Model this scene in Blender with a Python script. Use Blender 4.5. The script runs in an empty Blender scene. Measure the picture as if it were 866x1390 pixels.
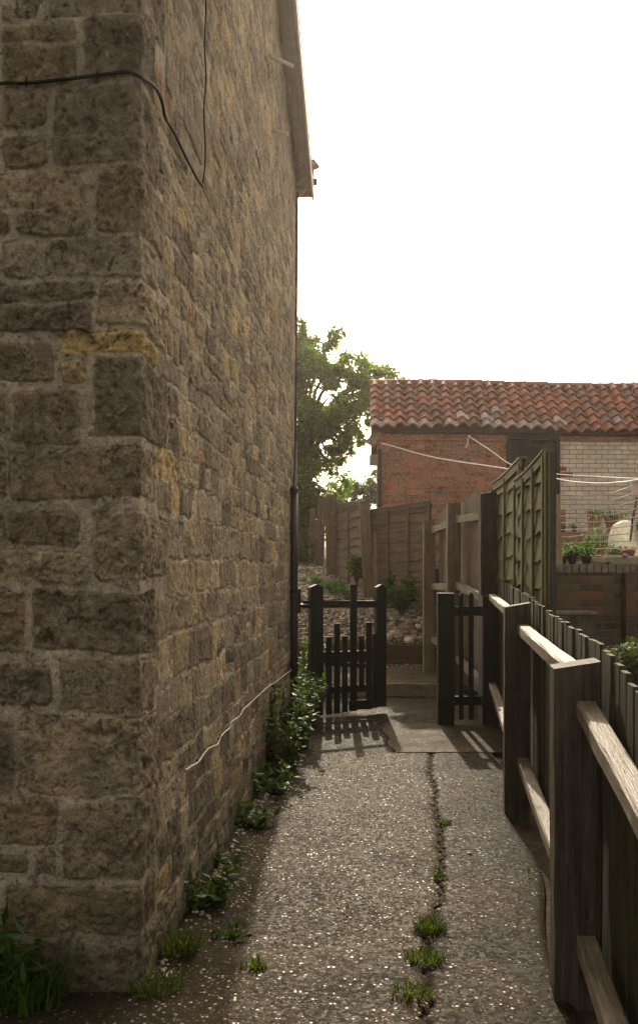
import bpy, math, random
import numpy as np
from mathutils import Vector
R = random.Random(7)
scene = bpy.context.scene
COL = scene.collection
# ---------------------------------------------------------------- camera model
F, CX, HY, EYE = 1264.0, 433.0, 772.0, 1.5
def P(px, py, Z):
    return Vector(((px-CX)/F*Z, Z, EYE+(HY-py)/F*Z))
def V(*a): return Vector(a)
cam = bpy.data.cameras.new('camera'); co = bpy.data.objects.new('camera', cam); COL.objects.link(co)
co.location = (0, 0, EYE); co.rotation_euler = (math.radians(90), 0, 0)
cam.sensor_fit = 'AUTO'; cam.sensor_width = 36; cam.lens = 36*F/1390
cam.shift_y = (HY-695)/1390; cam.clip_end = 3000; cam.clip_start = 0.05
scene.camera = co
# ---------------------------------------------------------------- light
SUN = V(0.012, 1, 0.60).normalized()
sl = bpy.data.lights.new('sun', 'SUN'); sl.energy = 2.4; sl.angle = math.radians(0.6); sl.color = (1, .88, .70)
so = bpy.data.objects.new('sun', sl); COL.objects.link(so)
so.rotation_euler = SUN.to_track_quat('Z', 'Y').to_euler(); so.location = (0, 30, 25)
w = bpy.data.worlds.new('World'); scene.world = w; w.use_nodes = True
nt = w.node_tree; bg = nt.nodes['Background']
sky = nt.nodes.new('ShaderNodeTexSky'); sky.sky_type = 'NISHITA'; sky.sun_disc = False
sky.sun_elevation = math.asin(SUN.z); sky.sun_rotation = math.atan2(SUN.x, SUN.y)
sky.air_density = 1.6; sky.dust_density = 6.0; sky.ozone_density = 1.0
hs = nt.nodes.new('ShaderNodeHueSaturation'); hs.inputs['Saturation'].default_value = 0.35
mxw = nt.nodes.new('ShaderNodeMix'); mxw.data_type = 'RGBA'; mxw.blend_type = 'MULTIPLY'
mxw.inputs[0].default_value = 1.0; mxw.inputs[7].default_value = (1.0, .89, .74, 1)
nt.links.new(sky.outputs[0], hs.inputs['Color']); nt.links.new(hs.outputs[0], mxw.inputs[6])
nt.links.new(mxw.outputs[2], bg.inputs[0]); bg.inputs[1].default_value = 0.15
vs = scene.view_settings; vs.view_transform = 'Standard'; vs.look = 'None'; vs.exposure = 0.92; vs.gamma = 1
# ---------------------------------------------------------------- node helpers
def newmat(name):
    m = bpy.data.materials.new(name); m.use_nodes = True
    return m, m.node_tree, m.node_tree.nodes['Principled BSDF']
def N(t, kind, **kw):
    n = t.nodes.new(kind)
    for k, v in kw.items():
        if k.startswith('i_'): n.inputs[k[2:].replace('_', ' ')].default_value = v
        else: setattr(n, k, v)
    return n
def L(t, a, b): t.links.new(a, b)
def ramp(t, fac, stops):
    r = t.nodes.new('ShaderNodeValToRGB'); e = r.color_ramp.elements
    while len(e) < len(stops): e.new(.5)
    for k, (p, c) in enumerate(stops):
        e[k].position = p; e[k].color = c if len(c) == 4 else (*c, 1)
    L(t, fac, r.inputs[0]); return r.outputs[0]
def g(v): return (v, v, v, 1)
def noise(t, vec, scale, detail=6, rough=.6, dist=0):
    n = N(t, 'ShaderNodeTexNoise'); n.inputs['Scale'].default_value = scale; n.inputs['Detail'].default_value = detail
    n.inputs['Roughness'].default_value = rough; n.inputs['Distortion'].default_value = dist
    if vec is not None: L(t, vec, n.inputs['Vector'])
    return n.outputs[0]
def mix(t, mode, fac, a, b):
    n = N(t, 'ShaderNodeMix', data_type='RGBA', blend_type=mode)
    for sock, v in ((n.inputs[0], fac), (n.inputs[6], a), (n.inputs[7], b)):
        if isinstance(v, (int, float)): sock.default_value = v
        elif isinstance(v, tuple): sock.default_value = v if len(v) == 4 else (*v, 1)
        else: L(t, v, sock)
    return n.outputs[2]
def mathn(t, op, a, b=0.0):
    n = N(t, 'ShaderNodeMath', operation=op)
    for sock, v in ((n.inputs[0], a), (n.inputs[1], b)):
        if isinstance(v, (int, float)): sock.default_value = v
        else: L(t, v, sock)
    return n.outputs[0]
def bump(t, bs, h, strength, dist):
    b = N(t, 'ShaderNodeBump'); b.inputs['Strength'].default_value = strength; b.inputs['Distance'].default_value = dist
    L(t, h, b.inputs['Height']); L(t, b.outputs[0], bs.inputs['Normal'])
def coords(t, kind='Object', scale=(1, 1, 1)):
    tc = N(t, 'ShaderNodeTexCoord'); mp = N(t, 'ShaderNodeMapping'); mp.inputs['Scale'].default_value = scale
    L(t, tc.outputs[kind], mp.inputs[0]); return mp.outputs[0]

def m_stone():
    m, t, b = newmat('rubble_stone')
    at = N(t, 'ShaderNodeAttribute', attribute_name='scol'); c = coords(t)
    n1 = noise(t, c, 7, 8, .6); n2 = noise(t, c, 30, 9, .78, .4); n3 = noise(t, c, 140, 4, .6); n4 = noise(t, c, 17, 9, .74, .9)
    n5 = noise(t, c, 1.6, 5, .65); n6 = noise(t, c, 42, 6, .8, .2)
    base = mix(t, 'MULTIPLY', 1.0, at.outputs[0], ramp(t, n1, [(.32, g(.75)), (.5, g(1.0)), (.68, g(1.22))]))
    base = mix(t, 'MULTIPLY', 1.0, base, ramp(t, n2, [(.38, g(.62)), (.46, g(.92)), (.55, g(1.05)), (.62, g(1.35))]))
    base = mix(t, 'MULTIPLY', .5, base, ramp(t, n3, [(.4, g(.7)), (.5, g(1.0)), (.6, g(1.3))]))
    base = mix(t, 'MIX', ramp(t, n4, [(.575, g(0)), (.60, g(.35)), (.68, g(.65))]), base, (.075, .060, .042, 1))
    base = mix(t, 'MIX', ramp(t, n6, [(.60, g(0)), (.635, g(.5)), (.7, g(.7))]), base, (.055, .042, .03, 1))
    base = mix(t, 'MIX', ramp(t, noise(t, c, 11, 9, .8, .5), [(.585, g(0)), (.62, g(.45)), (.7, g(.7))]), base, (.46, .40, .30, 1))
    base = mix(t, 'MIX', ramp(t, noise(t, c, 6, 9, .8, .3), [(.64, g(0)), (.68, g(.35)), (.74, g(.5))]), base, (.42, .29, .11, 1))
    base = mix(t, 'MULTIPLY', 1.0, base, ramp(t, n5, [(.3, g(.78)), (.7, g(1.18))]))
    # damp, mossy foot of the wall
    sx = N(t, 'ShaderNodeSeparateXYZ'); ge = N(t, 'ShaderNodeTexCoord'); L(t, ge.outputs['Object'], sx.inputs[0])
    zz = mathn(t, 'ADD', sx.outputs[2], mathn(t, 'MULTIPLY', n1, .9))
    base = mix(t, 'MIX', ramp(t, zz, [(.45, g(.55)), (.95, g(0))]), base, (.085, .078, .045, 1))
    L(t, base, b.inputs['Base Color']); b.inputs['Roughness'].default_value = .88
    b.inputs['Specular IOR Level'].default_value = .2
    h = mathn(t, 'ADD', mathn(t, 'MULTIPLY', n2, 1.2), mathn(t, 'MULTIPLY', n3, .2))
    h = mathn(t, 'SUBTRACT', h, ramp(t, n6, [(.58, g(0)), (.66, g(.5))])); h = mathn(t, 'SUBTRACT', h, ramp(t, n4, [(.56, g(0)), (.66, g(.4))]))
    bump(t, b, h, 1.0, .014)
    return m
def m_wood(name, c1, c2, rough=.6, spec=.4, moss=0.0, bs=.5, streak=1.0, mosscol=(.09, .11, .03, 1)):
    m, t, b = newmat(name)
    c = coords(t, 'UV', (1.5, 38, 1)); c2_ = coords(t, 'UV', (6, 6, 1)); c3 = coords(t, 'UV', (14, 210, 1))
    n1 = noise(t, c, 1.0, 8, .65, .6); n2 = noise(t, c2_, 1.2, 6, .6); n3 = noise(t, c3, 1.0, 4, .6)
    col = ramp(t, n1, [(.3, c1), (.7, c2)])
    col = mix(t, 'MULTIPLY', .9, col, ramp(t, n3, [(.3, g(.55)), (.55, g(1)), (.75, g(1.35))]))
    col = mix(t, 'MULTIPLY', .8, col, ramp(t, n2, [(.3, g(.6)), (.7, g(1.3))]))
    w_ = N(t, 'ShaderNodeTexVoronoi', feature='F1'); w_.inputs['Scale'].default_value = 1.0
    L(t, coords(t, 'UV', (2.2, 5.5, 1)), w_.inputs['Vector'])
    kn = ramp(t, w_.outputs[0], [(.035, g(.7)), (.09, g(0))])
    col = mix(t, 'MIX', kn, col, (.03, .018, .01, 1))
    ck_ = noise(t, coords(t, 'UV', (1.1, 46, 1)), 1.0, 3, .5, .3)
    crk = ramp(t, mathn(t, 'ABSOLUTE', mathn(t, 'SUBTRACT', ck_, .5)), [(0, g(1)), (.012, g(0))])
    crk = mathn(t, 'MULTIPLY', crk, ramp(t, n2, [(.5, g(0)), (.6, g(1))]))
    col = mix(t, 'MIX', crk, col, (.012, .008, .006, 1))
    if moss > 0:
        nm = noise(t, coords(t, 'Object'), 4, 8, .75)
        col = mix(t, 'MIX', ramp(t, nm, [(.62-moss*.3, g(0)), (.75-moss*.3, g(.85))]), col, mosscol)
    L(t, col, b.inputs['Base Color']); b.inputs['Roughness'].default_value = rough
    b.inputs['Specular IOR Level'].default_value = spec
    bump(t, b, mathn(t, 'SUBTRACT', mathn(t, 'ADD', n1, mathn(t, 'MULTIPLY', n3, .7)), mathn(t, 'MULTIPLY', crk, .8)), bs, .007)
    return m
def m_plain(name, col, rough=.6, metal=0, var=.35, scale=20, bs=.2, spec=.4, dist=.004):
    m, t, b = newmat(name)
    c = coords(t); n = noise(t, c, scale, 6, .65); n2 = noise(t, c, scale*6, 4, .6)
    cc = mix(t, 'MULTIPLY', 1.0, (*col, 1), ramp(t, n, [(.3, g(1-var)), (.7, g(1+var))]))
    cc = mix(t, 'MULTIPLY', .7, cc, ramp(t, n2, [(.3, g(1-var)), (.7, g(1+var))]))
    L(t, cc, b.inputs['Base Color']); b.inputs['Roughness'].default_value = rough
    b.inputs['Metallic'].default_value = metal; b.inputs['Specular IOR Level'].default_value = spec
    bump(t, b, mathn(t, 'ADD', n, n2), bs, dist)
    return m
def m_leaf(name, col, trans=.45, rough=.5):
    m = bpy.data.materials.new(name); m.use_nodes = True; t = m.node_tree; t.nodes.clear()
    at = N(t, 'ShaderNodeAttribute', attribute_name='lcol')
    c = mix(t, 'MULTIPLY', 1.0, at.outputs[0], (*col, 1))
    pr = N(t, 'ShaderNodeBsdfPrincipled'); L(t, c, pr.inputs['Base Color']); pr.inputs['Roughness'].default_value = rough
    pr.inputs['Specular IOR Level'].default_value = .3
    tr = N(t, 'ShaderNodeBsdfTranslucent'); c2 = mix(t, 'MULTIPLY', 1.0, c, (1.5, 1.6, .6, 1)); L(t, c2, tr.inputs[0])
    mx = N(t, 'ShaderNodeMixShader'); mx.inputs[0].default_value = trans
    L(t, pr.outputs[0], mx.inputs[1]); L(t, tr.outputs[0], mx.inputs[2])
    o = N(t, 'ShaderNodeOutputMaterial'); L(t, mx.outputs[0], o.inputs[0])
    return m
def m_brick(name, ca, cb, mort, patch=None, pf=.5, scale=1.0, dirt=.5, rough=.85, pv=1.0, dark=(.05, .035, .03, 1), mo=.09):
    m, t, b = newmat(name)
    uv = coords(t, 'UV'); dn = N(t, 'ShaderNodeTexNoise'); dn.inputs['Scale'].default_value = 7; L(t, uv, dn.inputs[0])
    wv = N(t, 'ShaderNodeVectorMath', operation='SCALE'); wv.inputs['Scale'].default_value = .012
    L(t, dn.outputs[1], wv.inputs[0])
    ad = N(t, 'ShaderNodeVectorMath', operation='ADD'); L(t, uv, ad.inputs[0]); L(t, wv.outputs[0], ad.inputs[1])
    br = N(t, 'ShaderNodeTexBrick'); br.offset = .5; br.squash = 1
    br.inputs['Scale'].default_value = scale; br.inputs['Brick Width'].default_value = .232
    br.inputs['Row Height'].default_value = .0795; br.inputs['Mortar Size'].default_value = mo*.0795
    br.inputs['Mortar Smooth'].default_value = .3; br.inputs['Bias'].default_value = -.1
    br.inputs['Color1'].default_value = ca; br.inputs['Color2'].default_value = cb; br.inputs['Mortar'].default_value = mort
    L(t, ad.outputs[0], br.inputs['Vector'])
    # per-brick tone: hash of brick index
    sx = N(t, 'ShaderNodeSeparateXYZ'); L(t, ad.outputs[0], sx.inputs[0])
    row = mathn(t, 'FLOOR', mathn(t, 'DIVIDE', sx.outputs[1], .0795))
    sh = mathn(t, 'MULTIPLY', mathn(t, 'MODULO', row, 2.0), .5)
    cx = mathn(t, 'FLOOR', mathn(t, 'SUBTRACT', mathn(t, 'DIVIDE', sx.outputs[0], .232), sh))
    cb_ = N(t, 'ShaderNodeCombineXYZ'); L(t, cx, cb_.inputs[0]); L(t, row, cb_.inputs[1])
    wn = N(t, 'ShaderNodeTexWhiteNoise', noise_dimensions='2D'); L(t, cb_.outputs[0], wn.inputs['Vector'])
    c = mix(t, 'MULTIPLY', mathn(t, 'SUBTRACT', 1.0, br.outputs['Fac']), br.outputs['Color'],
            ramp(t, wn.outputs[0], [(0, g(1-.55*pv)), (.3, g(1-.2*pv)), (.8, g(1+.15*pv)), (1, g(1+.5*pv))]))
    n1 = noise(t, uv, 3.0, 8, .7); n2 = noise(t, uv, 26, 8, .7); n3 = noise(t, uv, 90, 4, .6)
    if patch is not None:
        pm = mathn(t, 'MULTIPLY', ramp(t, n1, [(1-pf-.08, g(0)), (1-pf+.05, g(1))]), ramp(t, n2, [(.42, g(0)), (.6, g(.85))]))
        c = mix(t, 'MIX', pm, c, patch)
    c = mix(t, 'MIX', ramp(t, noise(t, uv, 5, 8, .75), [(.55, g(0)), (.75, g(dirt))]), c, dark)
    c = mix(t, 'MULTIPLY', .8, c, ramp(t, n3, [(.3, g(.6)), (.7, g(1.35))]))
    L(t, c, b.inputs['Base Color']); b.inputs['Roughness'].default_value = rough; b.inputs['Specular IOR Level'].default_value = .2
    h = mathn(t, 'ADD', mathn(t, 'SUBTRACT', 1.0, br.outputs['Fac']), mathn(t, 'MULTIPLY', n2, .6))
    bump(t, b, h, .8, .009)
    return m
def m_path(name, agg=1.0, dark=1.0, wear=0.0):
    m, t, b = newmat(name); c = coords(t)
    dn = N(t, 'ShaderNodeTexNoise'); dn.inputs['Scale'].default_value = 60; L(t, c, dn.inputs[0])
    wv = N(t, 'ShaderNodeVectorMath', operation='SCALE'); wv.inputs['Scale'].default_value = .008; L(t, dn.outputs[1], wv.inputs[0])
    ad = N(t, 'ShaderNodeVectorMath', operation='ADD'); L(t, c, ad.inputs[0]); L(t, wv.outputs[0], ad.inputs[1]); cc = ad.outputs[0]
    def vor(s, feat='F1'):
        v = N(t, 'ShaderNodeTexVoronoi', feature=feat); v.inputs['Scale'].default_value = s; L(t, cc, v.inputs['Vector']); return v
    v1 = vor(66); v2 = vor(120)
    big = noise(t, c, 1.3, 6, .65); mid = noise(t, c, 7, 8, .7); fine = noise(t, c, 220, 4, .6)
    def peb(v, thr):
        sep = N(t, 'ShaderNodeSeparateColor'); L(t, v.outputs['Color'], sep.inputs[0])
        on = mathn(t, 'GREATER_THAN', sep.outputs[0], thr)
        rnd = ramp(t, v.outputs['Distance'], [(.30, g(1)), (.46, g(0))])
        return mathn(t, 'MULTIPLY', on, rnd), sep.outputs[1], sep.outputs[2]
    p1, r1, q1 = peb(v1, .4); p2, r2, q2 = peb(v2, .3)
    worn = ramp(t, mid, [(.33+wear*.3, g(.15)), (.52+wear*.3, g(1))])
    p1 = mathn(t, 'MULTIPLY', mathn(t, 'MULTIPLY', p1, worn), agg); p2 = mathn(t, 'MULTIPLY', mathn(t, 'MULTIPLY', p2, worn), agg)
    base = ramp(t, fine, [(.3, (.034*dark, .026*dark, .016*dark)), (.7, (.085*dark, .066*dark, .041*dark))])
    base = mix(t, 'MULTIPLY', 1, base, ramp(t, big, [(.32, g(.55)), (.66, g(1.3))]))
    s1 = ramp(t, r1, [(0, (.02, .015, .01)), (.5, (.04, .032, .021)), (.70, (.11, .088, .058)), (.80, (.55, .46, .34)), (1, (.9, .80, .64))])
    s2 = ramp(t, r2, [(0, (.02, .015, .01)), (.7, (.05, .04, .026)), (.84, (.4, .33, .24)), (1, (.7, .6, .45))])
    col = mix(t, 'MIX', mathn(t, 'MULTIPLY', p2, .9), base, s2); col = mix(t, 'MIX', p1, col, s1)
    col = mix(t, 'MIX', ramp(t, noise(t, c, 2.4, 8, .7, .5), [(.47, g(0)), (.6, g(.6)), (.72, g(.85))]), col, (.022, .019, .010, 1))
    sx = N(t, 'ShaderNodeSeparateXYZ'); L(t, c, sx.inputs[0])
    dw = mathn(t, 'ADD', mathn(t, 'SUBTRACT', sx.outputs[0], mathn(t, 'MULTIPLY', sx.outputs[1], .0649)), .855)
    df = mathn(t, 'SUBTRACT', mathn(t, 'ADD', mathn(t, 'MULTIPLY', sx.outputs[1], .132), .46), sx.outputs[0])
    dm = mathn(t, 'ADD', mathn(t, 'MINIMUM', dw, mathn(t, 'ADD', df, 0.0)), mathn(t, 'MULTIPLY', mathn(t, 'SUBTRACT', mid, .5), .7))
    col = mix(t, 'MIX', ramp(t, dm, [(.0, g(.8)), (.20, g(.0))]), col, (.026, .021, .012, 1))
    L(t, col, b.inputs['Base Color'])
    L(t, ramp(t, q1, [(0, g(.4)), (1, g(.8))]), b.inputs['Roughness']); L(t, mathn(t, 'ADD', .02, mathn(t, 'MULTIPLY', mathn(t, 'GREATER_THAN', r1, .87), mathn(t, 'MULTIPLY', p1, .8))), b.inputs['Specular IOR Level'])
    h = mathn(t, 'ADD', mathn(t, 'MULTIPLY', p1, 1.0), mathn(t, 'MULTIPLY', p2, .6))
    h = mathn(t, 'ADD', h, mathn(t, 'MULTIPLY', fine, .25)); h = mathn(t, 'ADD', h, mathn(t, 'MULTIPLY', mid, 1.5))
    bump(t, b, h, .5, .004)
    return m

M = {}
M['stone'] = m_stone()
M['post'] = m_wood('weathered_post_wood', (.026, .020, .014), (.115, .092, .066), .7, .3, bs=.7)
M['rail'] = m_wood('weathered_rail_wood', (.13, .10, .065), (.27, .215, .145), .55, .35, bs=.7)
M['picket'] = m_wood('mossy_picket_wood', (.025, .022, .012), (.075, .062, .034), .75, .25, moss=.4, bs=.6, mosscol=(.045, .050, .014, 1))
M['picket_grey'] = m_wood('grey_picket_wood', (.10, .075, .05), (.24, .19, .13), .7, .3, bs=.5)
M['moss'] = m_wood('mossy_panel_wood', (.07, .065, .03), (.17, .155, .065), .75, .25, moss=.9, bs=.6, mosscol=(.14, .15, .04, 1))
M['panel'] = m_wood('grey_brown_panel_wood', (.085, .06, .04), (.20, .15, .105), .8, .2, bs=.6)
M['black'] = m_wood('black_stained_wood', (.006, .007, .006), (.018, .018, .013), .6, .3, bs=.4)
M['blackiron'] = m_plain('black_iron', (.018, .013, .012), .45, .2)
M['pipe'] = m_plain('dark_brown_pipe', (.035, .018, .016), .4, 0, spec=.5)
M['barge'] = m_plain('brown_painted_board', (.42, .29, .23), .5, 0, .25, 12)
M['board'] = m_wood('board_wood', (.20, .13, .095), (.42, .30, .23), .7, .3)
M['cable'] = m_plain('black_cable', (.02, .018, .016), .75, spec=.2)
M['wcable'] = m_plain('white_cable', (.46, .41, .34), .6, var=.3)
M['pale'] = m_plain('pale_metal', (.75, .70, .66), .45, 0, .15)
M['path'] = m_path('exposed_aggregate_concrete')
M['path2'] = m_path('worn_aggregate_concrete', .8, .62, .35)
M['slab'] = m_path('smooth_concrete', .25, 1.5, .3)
M['soil'] = m_plain('dark_soil', (.055, .042, .028), .95, 0, .5, 8, .6, .1, .02)
M['ground'] = m_plain('rough_grass_ground', (.06, .065, .03), .95, 0, .5, 3, .6, .1, .03)
M['gravel'] = m_plain('gravel_bed', (.14, .115, .085), .95, 0, .5, 25, .8, .2, .02)
M['sleeper'] = m_wood('sleeper_wood', (.05, .034, .02), (.13, .09, .06), .8, .2)
M['redbrick'] = m_brick('old_red_brick', (.40, .095, .045, 1), (.20, .065, .04, 1), (.24, .19, .135, 1), (.42, .34, .26, 1), .55, dirt=.7)
M['whitebrick'] = m_brick('whitewashed_brick', (.78, .67, .56, 1), (.68, .58, .49, 1), (.30, .23, .17, 1), (.45, .22, .14, 1), .25, dirt=.2, pv=.25, dark=(.2, .16, .13, 1))
M['wallbrick'] = m_brick('garden_wall_brick', (.17, .075, .045, 1), (.10, .075, .05, 1), (.13, .11, .085, 1), (.10, .09, .06, 1), .5, dirt=.7)
M['concrete'] = m_plain('old_concrete', (.20, .17, .13), .9, 0, .4, 9, .5)
M['darkdoor'] = m_wood('dark_door_wood', (.02, .014, .013), (.06, .045, .04), .7, .2)
M['terracotta'] = m_plain('terracotta', (.30, .085, .04), .75, 0, .3, 30)
M['blackplastic'] = m_plain('black_plastic', (.015, .015, .014), .4)
M['tub'] = m_plain('dark_tub', (.03, .025, .02), .6)
M['lilac'] = m_plain('lilac_plastic', (.28, .22, .55), .4, var=.1)
M['pinkish'] = m_plain('pale_pink_plastic', (.68, .50, .52), .5, var=.08)
M['greycap'] = m_plain('grey_plastic', (.35, .33, .33), .4, var=.1)
M['stake'] = m_wood('pale_stake_wood', (.28, .19, .09), (.5, .36, .2), .6, .3)
M['wire'] = m_plain('galvanised_wire', (.5, .44, .38), .4, .2, .1)
M['line'] = m_plain('white_clothes_line', (.82, .76, .72), .5, var=.05)
M['bark'] = m_plain('bark', (.10, .075, .05), .9, 0, .5, 12, .8, .2, .03)
M['stonecap'] = m_plain('pale_stone_slab', (.34, .28, .19), .85, 0, .3, 14, .5)
M['hill'] = m_plain('hill_grass', (.10, .12, .06), .95, 0, .3, .05, .1)
M['leaf_tree'] = m_leaf('tree_leaf', (.12, .20, .05), .65)
M['leaf_dark'] = m_leaf('dark_leaf', (.06, .08, .03), .5)
M['leaf_weed'] = m_leaf('weed_leaf', (.055, .095, .016), .4)
M['leaf_grass'] = m_leaf('grass_leaf', (.07, .105, .02), .4)
M['leaf_herb'] = m_leaf('herb_leaf', (.07, .14, .035), .5)
M['dry'] = m_leaf('dry_leaf_brown', (.16, .09, .04), .2)
M['flower'] = m_leaf('pale_flower', (.75, .70, .35), .4)
def m_tile():
    m, t, b = newmat('clay_pantile'); c = coords(t)
    at = N(t, 'ShaderNodeAttribute', attribute_name='scol')
    n = noise(t, c, 14, 8, .7); n2 = noise(t, c, 60, 5, .7)
    cc = mix(t, 'MULTIPLY', 1.0, at.outputs[0], ramp(t, n, [(.3, g(.55)), (.7, g(1.3))]))
    cc = mix(t, 'MIX', ramp(t, n2, [(.55, g(0)), (.72, g(.55))]), cc, (.08, .06, .05, 1))
    L(t, cc, b.inputs['Base Color']); b.inputs['Roughness'].default_value = .7; b.inputs['Specular IOR Level'].default_value = .2
    bump(t, b, n2, .4, .006); return m
M['tile'] = m_tile()
def m_film():
    m = bpy.data.materials.new('cloudy_plastic_film'); m.use_nodes = True; t = m.node_tree; t.nodes.clear()
    c = coords(t); n = noise(t, c, 22, 6, .7, 1.5)
    d = N(t, 'ShaderNodeBsdfPrincipled'); d.inputs['Base Color'].default_value = (.72, .70, .60, 1); d.inputs['Roughness'].default_value = .3
    tl = N(t, 'ShaderNodeBsdfTranslucent'); tl.inputs[0].default_value = (.75, .74, .62, 1)
    tp = N(t, 'ShaderNodeBsdfTransparent')
    m1 = N(t, 'ShaderNodeMixShader'); m1.inputs[0].default_value = .5; L(t, d.outputs[0], m1.inputs[1]); L(t, tl.outputs[0], m1.inputs[2])
    m2 = N(t, 'ShaderNodeMixShader'); L(t, ramp(t, n, [(.35, g(.1)), (.65, g(.65))]), m2.inputs[0]); L(t, m1.outputs[0], m2.inputs[1]); L(t, tp.outputs[0], m2.inputs[2])
    bp = N(t, 'ShaderNodeBump'); bp.inputs['Distance'].default_value = .02; L(t, n, bp.inputs['Height']); L(t, bp.outputs[0], d.inputs['Normal'])
    o = N(t, 'ShaderNodeOutputMaterial'); L(t, m2.outputs[0], o.inputs[0]); return m
M['film'] = m_film()

# ---------------------------------------------------------------- object helpers
WL = {}
def tag(o, label=None, cat=None, group=None, kind=None):
    if label: o['label'] = label
    if cat: o['category'] = cat
    if group: o['group'] = group
    if kind: o['kind'] = kind
    return o
def thing(name, loc, label, cat, group=None):
    o = bpy.data.objects.new(name, None); COL.objects.link(o); o.location = loc; WL[o] = Vector(loc)
    o.empty_display_size = .1
    return tag(o, label, cat, group)
class MB:
    def __init__(s): s.v = []; s.f = []; s.uv = []; s.c = []; s.hascol = False
    def add(s, vs_, fs, uvs=None, col=None):
        o = len(s.v); s.v += [tuple(p) for p in vs_]
        for k, f in enumerate(fs):
            s.f.append(tuple(i+o for i in f))
            s.uv.append(uvs[k] if uvs else [(0, 0)]*len(f))
        if col is not None: s.hascol = True
        s.c += [col if col is not None else (1, 1, 1)]*len(vs_)
    def quad(s, a, b, c, d, uv=None): s.add([a, b, c, d], [(0, 1, 2, 3)], [uv or [(0, 0), (1, 0), (1, 1), (0, 1)]])
    def build(s, name, mat, parent=None, origin=None, smooth=False, colname='scol'):
        me = bpy.data.meshes.new(name)
        og = WL[parent] if parent is not None else (Vector(origin) if origin is not None else Vector((0, 0, 0)))
        me.from_pydata([(x-og.x, y-og.y, z-og.z) for x, y, z in s.v], [], s.f)
        ul = me.uv_layers.new(name='UVMap'); flat = []
        for u in s.uv:
            for q in u: flat += [q[0], q[1]]
        ul.data.foreach_set('uv', flat)
        if s.hascol:
            a = me.attributes.new(colname, 'FLOAT_COLOR', 'POINT'); fl = []
            for q in s.c: fl += [q[0], q[1], q[2], 1.0]
            a.data.foreach_set('color', fl)
        if smooth: me.polygons.foreach_set('use_smooth', [True]*len(me.polygons))
        me.materials.append(mat); me.update()
        o = bpy.data.objects.new(name, me); COL.objects.link(o)
        if parent is not None: o.parent = parent; WL[o] = og
        else: o.location = og; WL[o] = og
        return o
def beam(mb, p0, p1, w, h, ref=(1, 0, 0), ch=.004, n=6, jit=.0012, top=None, toplen=.03, tilt=0):
    """bar from p0 to p1; w measured along ref, h across it; top='point' gives a pointed end at p1"""
    p0 = Vector(p0); p1 = Vector(p1); a = p1-p0; ln = a.length; a.normalize()
    W = Vector(ref); W = (W-a*W.dot(a)).normalized(); H = a.cross(W)
    ch = min(ch, w*.3, h*.3)
    sec = [(-w/2+ch, -h/2), (w/2-ch, -h/2), (w/2, -h/2+ch), (w/2, h/2-ch), (w/2-ch, h/2), (-w/2+ch, h/2), (-w/2, h/2-ch), (-w/2, -h/2+ch)]
    per = [0]
    for k in range(8):
        q = sec[k]; r = sec[(k+1) % 8]; per.append(per[-1]+math.hypot(q[0]-r[0], q[1]-r[1]))
    uo = R.random()*50; vo = R.random()*50
    vs_ = []; fs = []; uvs = []
    ts = [k/n for k in range(n+1)]
    bw = (R.random()-.5)*jit*4; bh = (R.random()-.5)*jit*4
    for k, tt in enumerate(ts):
        c = p0+a*ln*tt + W*bw*math.sin(math.pi*tt) + H*bh*math.sin(math.pi*tt)
        for (x, y) in sec:
            s_ = 1
            q = c + W*(x*s_+R.uniform(-jit, jit)) + H*(y+R.uniform(-jit, jit))
            if k == n: q += a*(-x/w*tilt)
            vs_.append(q)
    for k in range(n):
        for i in range(8):
            j = (i+1) % 8
            fs.append((k*8+i, k*8+j, (k+1)*8+j, (k+1)*8+i))
            u0 = uo+ln*ts[k]; u1 = uo+ln*ts[k+1]
            uvs.append([(u0, vo+per[i]), (u0, vo+per[i+1]), (u1, vo+per[i+1]), (u1, vo+per[i])])
    if top == 'point':
        b0 = n*8; e1 = len(vs_); c = p0+a*(ln+toplen)
        vs_ += [c-H*(h/2), c+H*(h/2)]
        bl, br_, tr_, tl = b0+0, b0+1, b0+4, b0+5
        for f in [(b0+7, b0+0, e1), (b0+0, b0+1, e1), (b0+1, b0+2, e1), (b0+2, b0+3, e1+1, e1), (b0+3, b0+4, e1+1), (b0+4, b0+5, e1+1), (b0+5, b0+6, e1+1), (b0+6, b0+7, e1, e1+1)]:
            fs.append(f); uvs.append([(uo+ln, vo)]*len(f))
        fs.append(tuple(range(7, -1, -1))); uvs.append([(uo+x, vo+y) for x, y in sec[::-1]])
    else:
        fs.append(tuple(range(7, -1, -1))); uvs.append([(uo+x, vo+y) for x, y in sec[::-1]])
        fs.append(tuple(range(n*8, n*8+8))); uvs.append([(uo+x*2, vo+y*2) for x, y in sec])
    mb.add(vs_, fs, uvs)
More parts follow.
